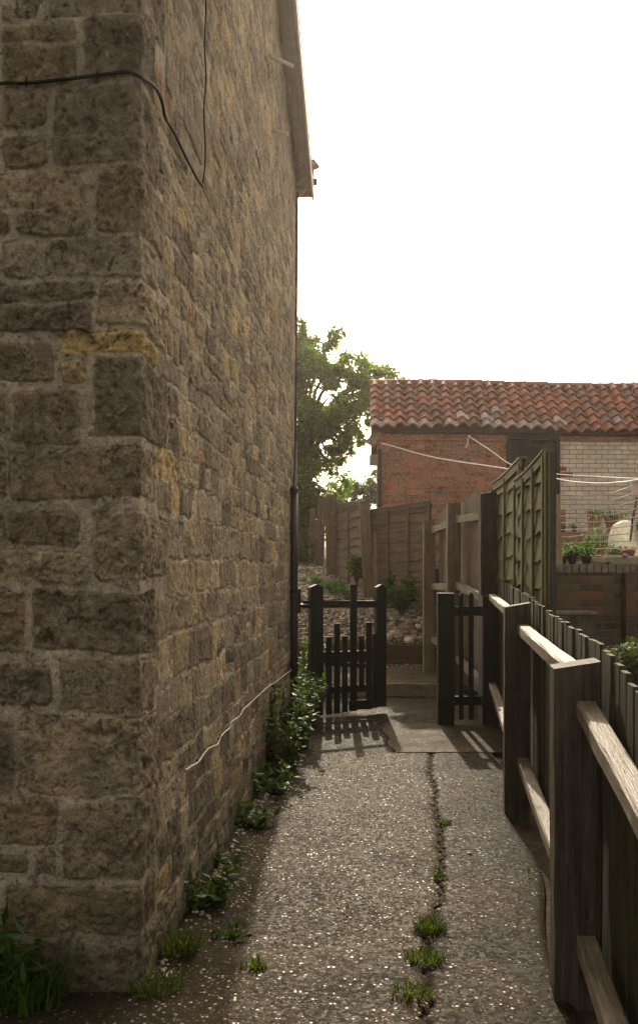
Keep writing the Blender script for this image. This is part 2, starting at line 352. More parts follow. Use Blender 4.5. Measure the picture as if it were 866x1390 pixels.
def tube(mb, pts, r, n=8, cap=True):
    pts = [Vector(p) for p in pts]; vs_ = []; fs = []; uvs = []; d = 0
    up = Vector((0.13, .2, 1)).normalized(); rs = r if isinstance(r, (list, tuple)) else [r]*len(pts)
    for k, p in enumerate(pts):
        tn = (pts[min(k+1, len(pts)-1)]-pts[max(k-1, 0)]).normalized()
        s_ = tn.cross(up)
        if s_.length < .05: s_ = tn.cross(Vector((1, 0, 0)))
        s_.normalize(); q = s_.cross(tn)
        for i in range(n):
            an = 2*math.pi*i/n; vs_.append(p+(s_*math.cos(an)+q*math.sin(an))*rs[k])
    for k in range(len(pts)-1):
        l2 = d+(pts[k+1]-pts[k]).length
        for i in range(n):
            j = (i+1) % n; fs.append((k*n+i, k*n+j, (k+1)*n+j, (k+1)*n+i))
            uvs.append([(d, i/n*.1), (d, (i+1)/n*.1), (l2, (i+1)/n*.1), (l2, i/n*.1)])
        d = l2
    if cap:
        fs.append(tuple(range(n-1, -1, -1))); uvs.append([(0, 0)]*n)
        fs.append(tuple(range((len(pts)-1)*n, len(pts)*n))); uvs.append([(0, 0)]*n)
    mb.add(vs_, fs, uvs)
def lathe(mb, c, prof, n=24, wob=0):
    c = Vector(c); vs_ = []; fs = []
    for (r, z) in prof:
        for i in range(n):
            an = 2*math.pi*i/n; rr = r*(1+wob*math.sin(3*an+z*20)+wob*.6*math.sin(7*an+z*31))
            vs_.append(c+Vector((math.cos(an)*rr, math.sin(an)*rr, z)))
    for k in range(len(prof)-1):
        for i in range(n):
            j = (i+1) % n; fs.append((k*n+i, k*n+j, (k+1)*n+j, (k+1)*n+i))
    mb.add(vs_, fs)
def slab(mb, o, a, la, b, lb, z0, z1, u0=0):
    """box with origin o (xy), along unit a for la, along unit b for lb, z0..z1; uv in metres"""
    o = Vector((o[0], o[1], 0)); a = Vector((a[0], a[1], 0)); b = Vector((b[0], b[1], 0))
    c = [o, o+a*la, o+a*la+b*lb, o+b*lb]
    lo = [q+Vector((0, 0, z0)) for q in c]; hi = [q+Vector((0, 0, z1)) for q in c]
    ds = [u0, u0+la, u0+la+lb, u0+2*la+lb, u0+2*la+2*lb]
    for k in range(4):
        j = (k+1) % 4
        mb.quad(lo[k], lo[j], hi[j], hi[k], [(ds[k], z0), (ds[k+1], z0), (ds[k+1], z1), (ds[k], z1)])
    mb.quad(hi[0], hi[1], hi[2], hi[3], [(u0, z1), (u0+la, z1), (u0+la, z1+lb), (u0, z1+lb)])
    mb.quad(lo[3], lo[2], lo[1], lo[0], [(u0, z0), (u0+la, z0), (u0+la, z0-lb), (u0, z0-lb)])

# numpy value noise
_rng = np.random.RandomState(11); _T = _rng.rand(256, 256)
def vn(U, W_, s, seed=0):
    x = U*s+seed*17.3; y = W_*s+seed*31.7
    xi = np.floor(x).astype(int); yi = np.floor(y).astype(int); fx = x-xi; fy = y-yi
    fx = fx*fx*(3-2*fx); fy = fy*fy*(3-2*fy)
    a = _T[xi % 256, yi % 256]; b = _T[(xi+1) % 256, yi % 256]; c = _T[xi % 256, (yi+1) % 256]; d = _T[(xi+1) % 256, (yi+1) % 256]
    return (a*(1-fx)+b*fx)*(1-fy)+(c*(1-fx)+d*fx)*fy
def fbm(U, W_, s, o=4, seed=0, gain=.55):
    r = 0; amp = 1; tot = 0
    for k in range(o):
        r = r+vn(U, W_, s*2**k, seed+k)*amp; tot += amp; amp *= gain
    return r/tot
def grid_mesh(name, X, Y, Z, keep, mat, col=None, parent=None, origin=None, smooth=True, uv=None):
    nr, nc = X.shape; og = WL[parent] if parent is not None else Vector(origin or (0, 0, 0))
    me = bpy.data.meshes.new(name); idx = np.arange(nr*nc).reshape(nr, nc)
    q = np.stack([idx[:-1, :-1], idx[:-1, 1:], idx[1:, 1:], idx[1:, :-1]], -1).reshape(-1, 4)
    if keep is not None: q = q[keep.reshape(-1)]
    co_ = np.stack([X-og.x, Y-og.y, Z-og.z], -1).reshape(-1, 3)
    used, inv = np.unique(q, return_inverse=True); q = inv.reshape(q.shape); co_ = co_[used]
    me.vertices.add(len(co_)); me.vertices.foreach_set('co', co_.astype(np.float32).ravel())
    me.loops.add(q.size); me.loops.foreach_set('vertex_index', q.astype(np.int32).ravel())
    me.polygons.add(len(q)); me.polygons.foreach_set('loop_start', np.arange(0, q.size, 4, dtype=np.int32))
    me.polygons.foreach_set('loop_total', np.full(len(q), 4, dtype=np.int32))
    me.update(calc_edges=True); me.validate()
    if smooth: me.polygons.foreach_set('use_smooth', np.ones(len(me.polygons), dtype=bool))
    if col is not None:
        a = me.attributes.new('scol', 'FLOAT_COLOR', 'POINT')
        cc = np.concatenate([col.reshape(-1, 3), np.ones((nr*nc, 1))], 1)[used]
        a.data.foreach_set('color', cc.astype(np.float32).ravel())
    me.materials.append(mat)
    o = bpy.data.objects.new(name, me); COL.objects.link(o)
    if parent is not None: o.parent = parent
    else: o.location = og
    WL[o] = og
    return o

# ================================================================= THE STONE HOUSE
C0 = V(-.639, 3.326, 0); d = V(.0648, .9979, 0); e = V(-.9979, .0648, 0)     # side direction, front direction
ns = V(.9979, -.0648, 0); nf = V(-.0648, -.9979, 0)
LS = 6.34
house = thing('stone_house', (C0.x-.5, C0.y+3, 0), 'tall rough stone rubble house end with large corner blocks, left of the path', 'house')
def topz(s): return 5.47+.397*min(max(s, 0), max(LS-s, 0))
FW = 5.0
def cols_seg(a, b, s0, s1):
    out = [a]; 
    while out[-1] < b-1e-6:
        tt = (out[-1]-a)/(b-a); out.append(min(b, out[-1]+s0+(s1-s0)*tt))
    return out
rc = .022
ucols = [-(x) for x in cols_seg(.0, .9, .0042, .005)][::-1]
ucols = [-(x) for x in cols_seg(.9, FW, .02, .05)][::-1][:-1]+ucols
ucols = ucols[:-1]+cols_seg(0, LS, .0055, .017)
rear = [LS+x for x in cols_seg(0, FW, .015, .15)][1:]
u = np.array(ucols+rear)
zr = np.concatenate([np.arange(-.25, 3.7, .0055), np.arange(3.7, 6.75, .010)])
U, W_ = np.meshgrid(u, zr)
# stones: (u0,u1,z0,z1,style)
stones = []
def zpx(y): return EYE+(HY-y)/380.0
fr = [(0,0,17,22),(23,-12,55,20),(68,-40,190,17),(0,27,99,50),(0,54,99,110),(109,19,192,104),(0,121,59,167),(0,177,58,222),(68,111,192,219),
 (-40,230,116,278),(129,223,192,312),(20,282,117,318),(-40,284,12,316),(0,325,47,376),(58,318,188,372),(-20,382,128,408),(-30,411,127,447),(134,380,188,446),
 (83,449,188,480,'y'),(-30,460,70,514),(79,485,113,518,'y2'),(124,485,188,592),(15,527,104,600),(-60,527,8,590),(10,605,186,678),(-60,610,5,672),
 (8,693,107,740),(-60,693,2,740),(-40,747,114,791),(127,695,187,785),(-50,803,30,888),(41,801,190,886),(-10,902,67,957),(78,894,186,968),
 (24,972,184,1083),(-60,975,15,1080),(-20,1085,75,1147),(85,1087,184,1194),(46,1156,75,1191),(-6,1160,34,1186),(5,1204,184,1271),(-50,1280,95,1350),(100,1280,184,1355),(-50,1360,184,1440)]
leftedge = []
for q in fr:
    x0, y0, x1, y1 = q[:4]; st = q[4] if len(q) > 4 else 'f'
    u0 = -(190-x0)/380.0; u1 = -(190-x1)/380.0
    corner = x1 > 180
    stones.append([u0, min(u1, -.001) if not corner else .0, zpx(y1), zpx(y0), st, corner])
    if corner:   # quoin return on the side
        wd = (x1-x0)/380.0
        ret = (.42 if wd < .2 else .26)*R.uniform(.85, 1.15)
        stones[-1][1] = ret; stones[-1].append('q')
qs = sorted([(s[2], s[3], s[1]) for s in stones if len(s) > 6])
# quoins above the frame
z = 3.52
while z < 5.4:
    h = R.uniform(.16, .3); a = R.random() < .5
    stones.append([-.45 if a else -.2, .2 if a else .4, z+.012, z+h-.012, 'f', True, 'q']); qs.append((z, z+h, .2 if a else .4)); z += h
# generic rubble
def rubble(ua, ub, z0, z1, hmin, hmax, lmin, lmax, qstart=None, qend=None):
    z = z0; k = 0
    while z < z1:
        h = R.uniform(hmin, hmax); x = ua
        if qstart is not None:
            zz = z+h/2; x = max([q[2] for q in qs if q[0]-.02 < zz < q[1]+.02]+[.16])+.012
        xe = ub
        if qend is not None: xe = ub-(.42 if int((z+.1)/.26) % 2 else .24)
        while x < xe-.03:
            l = R.uniform(lmin, lmax)*(.7+.6*R.random())
            if x+l > xe-.05: l = xe-x
            gp = R.uniform(.006, .016)
            if R.random() < .12 and h > .11:
                zm = z+h*R.uniform(.4, .6)
                stones.append([x+gp/2, x+l-gp/2, z+gp/2, zm-gp/3, 's', False]); stones.append([x+gp/2, x+l-gp/2, zm+gp/3, z+h-gp/2, 's', False])
            else:
                ex = h*.0
                stones.append([x+gp/2, x+l-gp/2, z+gp/2+R.uniform(-.008, .008), z+h-gp/2+R.uniform(-.008, .008), 's', False])
            x += l
        z += h; k += 1
rubble(0, LS, -.3, 1.55, .10, .19, .12, .34, True, True)
rubble(0, LS, 1.55, 6.8, .075, .15, .10, .34, True, True)
z = -.3; k = 0
while z < 6.8:
    h = .26; stones.append([LS-(.40 if k % 2 else .22), LS+(.2 if k % 2 else .4), z+.008, z+h-.008, 's', True]); z += h; k += 1
rubble(-FW, -.66, -.3, 6.8, .14, .26, .2, .45)
rubble(LS+.45, LS+FW, -.3, 6.8, .14, .26, .2, .45)
Hh = np.zeros_like(U); CC = np.zeros(U.shape+(3,))
mort = np.array([.42, .345, .26])
lowf = fbm(U, W_, 1.7, 4, 3)
mn = fbm(U, W_, 14, 4, 5)
CC[:] = mort; CC *= (.75+.5*fbm(U, W_, 3, 4, 9))[..., None]
Hh += .004*(mn-.5)
wu = (fbm(U, W_, 6, 3, 21)-.5)*.05+(vn(U, W_, 28, 41)-.5)*.011
wv = (fbm(U, W_, 5, 3, 27)-.5)*.05+(vn(U, W_, 26, 47)-.5)*.010
rid = np.clip(fbm(U, W_, 13, 4, 140, .6)-.52, 0, 1)*3; rid2 = np.exp(-(np.abs(fbm(U, W_, 9, 4, 150, .6)-.5)/.015)**2)*.6
n_f = fbm(U, W_, 22, 5, 60, .65); n_c = fbm(U, W_, 5, 3, 66)
pal_f = [(.27, .22, .15), (.23, .185, .125), (.34, .28, .19), (.19, .16, .11), (.26, .205, .13), (.31, .265, .195), (.22, .185, .135)]
pal_s = [(.34, .275, .18), (.25, .20, .13), (.41, .335, .22), (.20, .165, .11), (.38, .30, .18), (.30, .255, .185), (.45, .37, .25), (.23, .19, .135), (.33, .28, .20)]
best = np.full(U.shape, -1.0)
for s in stones:
    u0, u1, z0, z1, st = s[:5]
    if z1 < -.25 or z0 > 6.75: continue
    mg = .05
    j0 = np.searchsorted(u, u0-mg); j1 = np.searchsorted(u, u1+mg); i0 = np.searchsorted(zr, z0-mg); i1 = np.searchsorted(zr, z1+mg)
    if j1-j0 < 2 or i1-i0 < 2: continue
    sl_ = (slice(i0, i1), slice(j0, j1))
    wamp = .8 if st != 's' else .9
    if u0 >= -.005 and st == 's': wamp = 1.0
    uu = U[sl_]+wu[sl_]*wamp; vv = W_[sl_]+wv[sl_]*wamp
    hw = (u1-u0)/2; hh = (z1-z0)/2; rad = min(.014 if st == 's' else .022, hw*.5, hh*.6)
    sk = R.uniform(-.06, .06)
    dx = np.abs(uu-(u0+u1)/2-sk*(vv-(z0+z1)/2))-hw+rad; dz = np.abs(vv-(z0+z1)/2-R.uniform(-.03, .03)*(uu-(u0+u1)/2))-hh+rad
    dd = rad-(np.hypot(np.maximum(dx, 0), np.maximum(dz, 0))+np.minimum(np.maximum(dx, dz), 0))   # >0 inside
    edge = .012 if st != 's' else .014
    m_ = np.clip(dd/edge+.35, 0, 1); m_ = m_*m_*(3-2*m_)
    prot = R.uniform(.003, .013) if st != 's' else R.uniform(.000, .009)
    rough = R.uniform(.014, .030) if st != 's' else R.uniform(.006, .018)
    if s[5]: prot *= .7; rough *= .9
    cr = R.random()*50
    hloc = prot+rough*(n_f[sl_]-.5)+rough*.6*(n_c[sl_]-.5)-rough*.9*rid[sl_]-rough*.5*rid2[sl_]
    hloc = hloc-(.014 if st != 's' else .015)*np.exp(-((dd-.002)/.0040)**2)*np.clip((vn(U[sl_], W_[sl_], 9, int(cr))-.33)*3, 0, 1)
    up = m_ > best[sl_]
    hb = Hh[sl_]; Hh[sl_] = np.where(up, hb*(1-m_)+hloc*m_, hb)
    if st == 'y': c = (.46, .34, .16)
    elif st == 'y2': c = (.50, .40, .22)
    elif st == 'f': c = R.choice(pal_f)
    else:
        rr = R.random()
        c = (.50, .37, .19) if rr < .05 else ((.30, .19, .10) if rr < .07 else ((.15, .125, .09) if rr < .11 else R.choice(pal_s)))
    c = np.array(c)*R.uniform(.86, 1.14)*np.array([1.05, 1.0, .97])
    mc = np.clip(dd/.006+.4, 0, 1)
    tex = (.72+.56*n_f[sl_])[..., None]
    # paler worn rims
    rim = np.exp(-((dd-.008)/.007)**2)[..., None]*.22
    nc_ = c*tex*(1+rim)
    cbk = CC[sl_]; CC[sl_] = np.where(up[..., None], cbk*(1-mc[..., None])+nc_*mc[..., None], cbk)
    best[sl_] = np.maximum(best[sl_], m_)
Hh += .016*(lowf-.5)
# positions with rounded corners
C1 = C0+d*LS
er = e  # rear runs in the same direction as the front face
X = np.zeros_like(U); Y = np.zeros_like(U)
fm = U < 0; sm = (U >= 0) & (U <= LS); rm = U > LS
def put(mask, ox, oy, dx, dy, s, nx, ny):
    X[mask] = ox+dx*s[mask]; Y[mask] = oy+dy*s[mask]
nxa = np.zeros_like(U); nya = np.zeros_like(U)
put(fm, C0.x, C0.y, e.x, e.y, -U, 0, 0); put(sm, C0.x, C0.y, d.x, d.y, U, 0, 0); put(rm, C1.x, C1.y, er.x, er.y, U-LS, 0, 0)
# blend normals near the corners, and pull the arris in for a worn rounded edge
def blend(c, na, nb, rr):
    tt = np.clip((U-c)/rr*.5+.5, 0, 1); return tt
t0 = np.clip(U/.04*.5+.5, 0, 1); t1 = np.clip((U-LS)/.04*.5+.5, 0, 1); nr_ = V(.0648, .9979, 0)
nxa = nf.x*(1-t0)+ns.x*t0*(1-t1)+nr_.x*t1; nya = nf.y*(1-t0)+ns.y*t0*(1-t1)+nr_.y*t1
ln_ = np.hypot(nxa, nya); nxa /= ln_; nya /= ln_
arr = -(rc*.62)*np.clip(1-np.abs(U)/rc, 0, 1)**2 - (rc*.62)*np.clip(1-np.abs(U-LS)/rc, 0, 1)**2
cw = (fbm(W_, W_*0+.5, 3, 4, 77)-.5)*.02*np.exp(-(U/.12)**2)
Hh2 = Hh+arr+cw
X += nxa*Hh2; Y += nya*Hh2
tz = np.array([topz(min(max(q, 0), LS)) if 0 <= q <= LS else 5.47 for q in u])
tz[u < 0] = 5.47; tz[u > LS] = 5.47
keep = (W_[:-1, :-1] < tz[None, :-1]+.03)
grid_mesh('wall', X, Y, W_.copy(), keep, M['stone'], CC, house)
# plain far side of the house, closing the volume
mb = MB(); a = C0+e*FW; b = C1+e*FW
mb.quad(b, a, a+V(0, 0, 5.39), b+V(0, 0, 5.39)); mb.add([a+V(0, 0, 5.39), b+V(0, 0, 5.39), (a+b)/2+V(0, 0, 6.64)], [(0, 2, 1)], None)
mb.c = [(.25, .2, .15)]*len(mb.v); mb.hascol = True
mb.build('side_wall', M['stone'], house)
# roof slopes
def house_roof():
    mb = MB(); ov = .17; apex = C0+d*(LS/2)
    for sgn, base in ((-1, C0), (1, C1)):
        e0 = base+d*(sgn*.22)
        z0 = 5.52-.22*.397; z1 = 5.52+LS/2*.397
        a = V(e0.x, e0.y, z0)+ns*ov; b = V(apex.x, apex.y, z1)+ns*ov
        n = 40
        for k in range(n):
            pa = a.lerp(b, k/n); pb = a.lerp(b, (k+1)/n+.01); up = V(0, 0, .05)
            far = e*FW
            p = [pa, pb, pb+far, pa+far]
            q = [pa+up*1.5, pb+up*.8, pb+far+up*.8, pa+far+up*1.5]
            mb.add(p+q, [(3, 2, 1, 0), (4, 5, 6, 7), (0, 1, 5, 4), (1, 2, 6, 5), (2, 3, 7, 6), (3, 0, 4, 7)], None, (.28, .11, .07))
    return mb
house_roof().build('roof', M['tile'], house)
mb = MB()
for sgn, base in ((-1, C0), (1, C1)):
    apex = C0+d*(LS/2); z0 = 5.40+.03; z1 = 5.40+LS/2*.397+.10
    a = V(base.x, base.y, z0)+d*(sgn*.15)+ns*.155; b = V(apex.x, apex.y, z1)+ns*.155
    beam(mb, a, b, .022, .17, ns, n=8)
mb.build('bargeboard', M['barge'], house)
mb = MB()
for sgn, base in ((-1, C0), (1, C1)):
    apex = C0+d*(LS/2); z0 = 5.40+.06; z1 = 5.40+LS/2*.397+.08
    a = V(base.x, base.y, z0)+d*(sgn*.1)+ns*.085; b = V(apex.x, apex.y, z1)+ns*.085
    beam(mb, a, b, .115, .02, ns, n=8)
    a2 = V(base.x, base.y, z0-.03)+d*(sgn*.05)+ns*.035; b2 = V(apex.x, apex.y, z1-.03)+ns*.035
    beam(mb, a2, b2, .03, .04, ns, n=8)
mb.build('soffit', M['board'], house)
def side(px, py, out=.015):
    Zs = 1081/(515-px); p = P(px, py, Zs); return p+ns*out
# pegs under the verge
for (p, q) in (((365, 75, .0), (398, 90, .15)), ((371, 178, .0), (391, 182, .12))):
    mb = MB(); a = side(p[0], p[1], p[2]); Zq = a.y-.05; b = P(q[0], q[1], Zq)
    tube(mb, [a, (a+b)/2, b], .015); mb.build('bracket', M['pale'], house)
# rear gutter end, seen past the corner
G0 = C1+V(0, 0, 5.59)+d*.16+ns*.20
mb = MB(); vs_ = []; n = 10; r = .055
for k, off in enumerate((0, 2.5, 5)):
    for i in range(n+1):
        an = math.pi*(1+i/n); vs_.append(G0+e*off+d*(r*math.cos(an))+V(0, 0, r*math.sin(an)))
for k in range(2):
    for i in range(n): q = k*(n+1)+i; mb_f = (q, q+1, q+n+2, q+n+1); mb.f.append(mb_f); mb.uv.append([(0, 0)]*4)
mb.v = [tuple(p) for p in vs_]; mb.c = [(1, 1, 1)]*len(vs_)
mb.add([tuple(v) for v in vs_[:n+1]], [tuple(range(n+1))])
beam(mb, G0-V(0, 0, .06)+e*.05-d*.14, G0-V(0, 0, .06)+e*.05+d*.06, .03, .025, ns)
mb.build('gutter', M['pipe'], house)
mb = MB()   # decayed barge end and corbel block
beam(mb, C1+V(0, 0, 5.42)+ns*.02-d*.06, C1+V(0, 0, 5.62)+ns*.13-d*.02, .12, .10, ns, jit=.006)
beam(mb, C1+V(0, 0, 5.34)+ns*.03-d*.05, C1+V(0, 0, 5.52)+ns*.05-d*.05, .07, .08, ns, jit=.008)
beam(mb, C1+V(0, 0, 5.60)+ns*.10-d*.05, C1+V(0, 0, 5.68)+ns*.21-d*.05, .10, .05, ns, jit=.008)
mb.build('corbel', M['board'], house)
# downpipe
def pipe():
    Zp = 8.9; c = lambda py, Zz=Zp: P(399.2, py, Zz)
    t_ = thing('downpipe', c(965), 'dark brown cast downpipe clamped near the far corner of the stone house wall', 'pipe')
    mb = MB(); tube(mb, [c(660), c(760), c(860), c(958)], .036, 12); mb.build('lower_pipe', M['pipe'], t_, smooth=True)
    for y in (664, 800, 900):
        mb = MB(); tube(mb, [c(y), c(y+5)], .046, 12); beam(mb, c(y+2)-ns*.02-V(0, 0, .01), c(y+2)-ns*.02+V(0, 0, .02), .11, .02, ns)
        mb.build('collar', M['blackiron'], t_)
    mb = MB(); a = P(401.5, 655, 9.3); b = P(403.6, 262, 9.55)
    tube(mb, [c(662), P(400.5, 640, 9.05), P(401.5, 600, 9.3), P(402, 450, 9.45), b], .014, 8); mb.build('upper_pipe', M['pipe'], t_)
    mb = MB(); tube(mb, [c(955), c(966)+V(0.01, -.03, 0), c(970)+V(.03, -.12, 0)], .04, 10); mb.build('shoe', M['blackiron'], t_)
pipe()
# cables
def cable(name, pts, r, mat, label, clips=0):
    o = thing(name, pts[0], label, 'cable'); mb = MB()
    # Catmull-Rom through pts
    out = []
    q = [pts[0]]+pts+[pts[-1]]
    for k in range(1, len(q)-2):
        for i in range(5):
            t_ = i/5; p0, p1, p2, p3 = q[k-1:k+3]
            out.append(.5*((2*p1)+(p2-p0)*t_+(2*p0-5*p1+4*p2-p3)*t_*t_+(3*p1-p0-3*p2+p3)*t_**3))
    out.append(pts[-1]); tube(mb, out, r, 8); mb.build('cord', mat, o, smooth=True)
    return o, out
def front(px, py, out=.018):
    X_ = (190-px)/380.0; p = C0+e*X_; Zf = p.y; return P(px, py, Zf)+nf*out
pts = [front(x, y, .02) for x, y in ((-150, 136), (-90, 128), (-40, 124), (0, 118), (18, 116), (38, 117), (75, 113), (105, 110), (135, 106), (160, 103), (178, 102))]
pts += [P(190, 106, 3.30)+V(0, -.01, 0)]
pts += [side(x, y, .02) for x, y in ((198, 113), (208, 125), (214, 142), (218, 160), (229, 178), (241, 202), (252, 224), (262, 242), (270, 253))]
o, out = cable('wall_cable', pts, .0062, M['cable'], 'thick black cable clipped across the corner blocks and round onto the side wall')
for (x, y) in ((40, 116), (136, 106), (-60, 126)):
    mb = MB(); p = front(x, y, .02); tube(mb, [p+V(-.004, 0, -.012), p+V(0, -.012, 0), p+V(0, -.004, .016)], .004, 6); mb.build('clip', M['cable'], o)
pts = [side(x, y, .018) for x, y in ((275, -150), (274, -60), (275, 10), (273, 60), (275, 110), (272, 150), (274, 200), (273, 230), (270, 254))]
cable('wall_wire', pts, .0042, M['cable'], 'thin dark wire hanging straight down the side wall to join the thick cable')
cp = [(490,355),(507,343),(525,333),(540,312),(555,295),(578,285),(588,264),(600,250),(612,240),(617,224),(640,208),(650,190),(662,180),(680,163),(700,145),(720,128),(740,115),(760,100),(785,82)]
pts = [side(x/1.995, 868+y/1.995, .02) for x, y in cp]
o, out = cable('pale_cable', pts, .0052, M['wcable'], 'thin white cable zigzagging low along the side wall above the weeds')

for q in pts[2::4]:
    mb = MB(); tube(mb, [q-ns*.02+V(0, 0, -.012), q+ns*.008, q-ns*.01+V(0, 0, .014)], .0035, 6); mb.build('clip', M['cable'], o)
# ================================================================= GROUND
def gz(y): return -.009*(y-3.3) if y > 3.3 else 0.0
def struct(name, mb, mat, smooth=False): return tag(mb.build(name, mat, None, smooth=smooth), kind='structure')
mb = MB(); s = 900
mb.quad((-s, -s, -.16), (s, -s, -.16), (s, s, -.16), (-s, s, -.16)); struct('ground', mb, M['ground'])
# soil apron under the near things
mb = MB(); n = 40
ys = [-6+k*17.3/n for k in range(n+1)]
for k in range(n):
    a, b = ys[k], ys[k+1]; mb.quad((-6, a, gz(a)-.03), (7, a, gz(a)-.03), (7, b, gz(b)-.03), (-6, b, gz(b)-.03))
struct('yard_soil', mb, M['soil'])
# path: two slabs with a wandering crack between
def gp(px, py):
    k = (py-HY)/F; Zg = (EYE-.03)/(k-.009) if k > .0095 else 99
    return V((px-CX)/F*Zg, Zg, gz(Zg))
ck = [gp(x, y) for x, y in ((570, 1560), (575, 1420), (581, 1300), (580, 1262), (588, 1243), (600, 1216), (597, 1190), (600, 1160), (597, 1122), (590, 1092), (592, 1073), (584, 1048), (586, 1022))]
ck = [V(ck[0].x-.1, 0, 0), ]+ck
yend = ck[-1].y
def crackx(y):
    for k in range(len(ck)-1):
        if ck[k].y <= y <= ck[k+1].y:
            t_ = (y-ck[k].y)/(ck[k+1].y-ck[k].y+1e-9); return ck[k].x*(1-t_)+ck[k+1].x*t_
    return ck[0].x if y < ck[0].y else ck[-1].x
def wallx(y): return -.855+.0649*y if y > 3.33 else -.64
def path_grid(name, xl, xr, y0, y1, mat, ny=240, nx=30, zoff=0.0, zf=None, edge=.0):
    yy = np.linspace(y0, y1, ny); tt = np.linspace(0, 1, nx); YY = np.repeat(yy[:, None], nx, 1); XX = np.zeros_like(YY)
    for i, y in enumerate(yy): a = xl(y); b = xr(y); XX[i] = a+(b-a)*tt
    ZZ = np.vectorize(zf or gz)(YY)+zoff+.012*(fbm(XX, YY, 1.5, 3, 90)-.5)+.004*(fbm(XX, YY, 9, 3, 95)-.5)
    if edge:
        dist = np.minimum(tt, 1-tt)[None, :]*np.abs(XX[:, -1]-XX[:, 0])[:, None]
        ZZ -= edge*np.exp(-dist/.012)
    o = grid_mesh(name, XX, YY, ZZ, None, mat, None, None, (0, 0, 0)); return tag(o, kind='structure')
jit = lambda y, s, a=.006: a*(math.sin(y*37+s)+math.sin(y*91+s*2)+.7*math.sin(y*173+s))
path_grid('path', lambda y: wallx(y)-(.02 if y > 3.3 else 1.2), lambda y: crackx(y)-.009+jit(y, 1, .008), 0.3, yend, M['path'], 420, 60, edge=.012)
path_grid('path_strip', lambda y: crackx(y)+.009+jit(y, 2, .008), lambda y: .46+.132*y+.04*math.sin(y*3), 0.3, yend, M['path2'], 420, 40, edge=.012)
yg1 = gp(500, 962).y
path_grid('gate_threshold', lambda y: .62+.02*math.sin(y*9), lambda y: .46+.132*y+.1, yend+.004, 9.35, M['slab'], 40, 30, .006, edge=.004)
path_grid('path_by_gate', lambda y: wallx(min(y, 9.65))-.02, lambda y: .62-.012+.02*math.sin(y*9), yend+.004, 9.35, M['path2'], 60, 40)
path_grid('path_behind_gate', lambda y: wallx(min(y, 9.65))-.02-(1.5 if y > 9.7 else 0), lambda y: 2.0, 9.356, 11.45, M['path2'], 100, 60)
stepz = lambda y: EYE-1.42+.02*(y-11.5)
path_grid('upper_path', lambda y: -.6, lambda y: 1.75, 11.47, 13.62, M['slab'], 60, 50, zf=stepz)
mb = MB(); beam(mb, (-.6, 11.47, .0), (1.75, 11.47, .0), .05, .155, (0, 1, 0), n=30, jit=.006); struct('path_step', mb, M['concrete'])
# shingle bank behind the sleeper
bankp = [(13.6, -1.13), (13.9, -.98), (14.3, -.76), (15.2, -.46), (16.5, -.27), (18, -.05), (20, .20), (23, .42), (30, .7), (45, 1.0)]
def bz(y, x=0):
    if y <= bankp[0][0]: return EYE+bankp[0][1]
    for k in range(len(bankp)-1):
        if bankp[k][0] <= y <= bankp[k+1][0]:
            t_ = (y-bankp[k][0])/(bankp[k+1][0]-bankp[k][0]); return EYE+bankp[k][1]*(1-t_)+bankp[k+1][1]*t_
    return EYE+1.0
yy = np.concatenate([np.linspace(13.66, 22, 160), np.linspace(22.2, 45, 30)]); xx = np.linspace(-4, 2.6, 130)
XX, YY = np.meshgrid(xx, yy); ZZ = np.vectorize(bz)(YY)+.10*(fbm(XX, YY, 1.1, 4, 120)-.5)-.07*np.clip(XX-0.6, 0, 2)*np.clip(1-(YY-13.6)/2, 0, 1)
BX, BY, BZ = xx, yy, ZZ
tag(grid_mesh('shingle_bank', XX, YY, ZZ, None, M['gravel'], None, None, (0, 0, 0)), kind='structure')
def bankz(x, y):
    i = int(np.clip(np.searchsorted(yy, y), 0, len(yy)-1)); j = int(np.clip(np.searchsorted(xx, x), 0, len(xx)-1)); return float(ZZ[i, j])
# pebbles as one uncountable mass
def pebbles(name, pts, smin, smax, mat, sq=.6):
    mb = MB()
    ico = [(-.53, 0, .85), (.53, 0, .85), (-.53, 0, -.85), (.53, 0, -.85), (0, .85, .53), (0, .85, -.53), (0, -.85, .53), (0, -.85, -.53), (.85, .53, 0), (-.85, .53, 0), (.85, -.53, 0), (-.85, -.53, 0)]
    fi = [(0,1,4),(0,4,9),(9,4,5),(4,8,5),(4,1,8),(8,1,10),(8,10,3),(5,8,3),(5,3,2),(2,3,7),(7,3,10),(7,10,6),(7,6,11),(11,6,0),(0,6,1),(6,10,1),(9,11,0),(9,2,11),(9,5,2),(7,11,2)]
    for (x, y, z) in pts:
        s_ = R.uniform(smin, smax); a = R.random()*6.28; ca, sa = math.cos(a), math.sin(a)
        ex = R.uniform(.7, 1.4); ez = R.uniform(.45, .8)
        vs_ = []
        for p in ico:
            k = R.uniform(.8, 1.2)*s_; px, py, pz = p[0]*ex*k, p[1]*k, p[2]*ez*k
            vs_.append((x+px*ca-py*sa, y+px*sa+py*ca, z+pz+s_*.2))
        b_ = R.choice([.8, 1.0, 1.2, 1.4, 1.7, 2.0]); tint = R.choice([(.26, .20, .14), (.30, .25, .19), (.22, .16, .11), (.34, .30, .25)])
        mb.add(vs_, fi, None, tuple(q*b_ for q in tint))
    return mb.build(name, mat, None)
def m_peb():
    m, t, b = newmat('flint_pebble'); at = N(t, 'ShaderNodeAttribute', attribute_name='scol'); c = coords(t); n = noise(t, c, 60, 5, .7)
    L(t, mix(t, 'MULTIPLY', 1.0, at.outputs[0], ramp(t, n, [(.3, g(.6)), (.7, g(1.3))])), b.inputs['Base Color']); b.inputs['Roughness'].default_value = .5
    return m
M['peb'] = m_peb()
pts = []
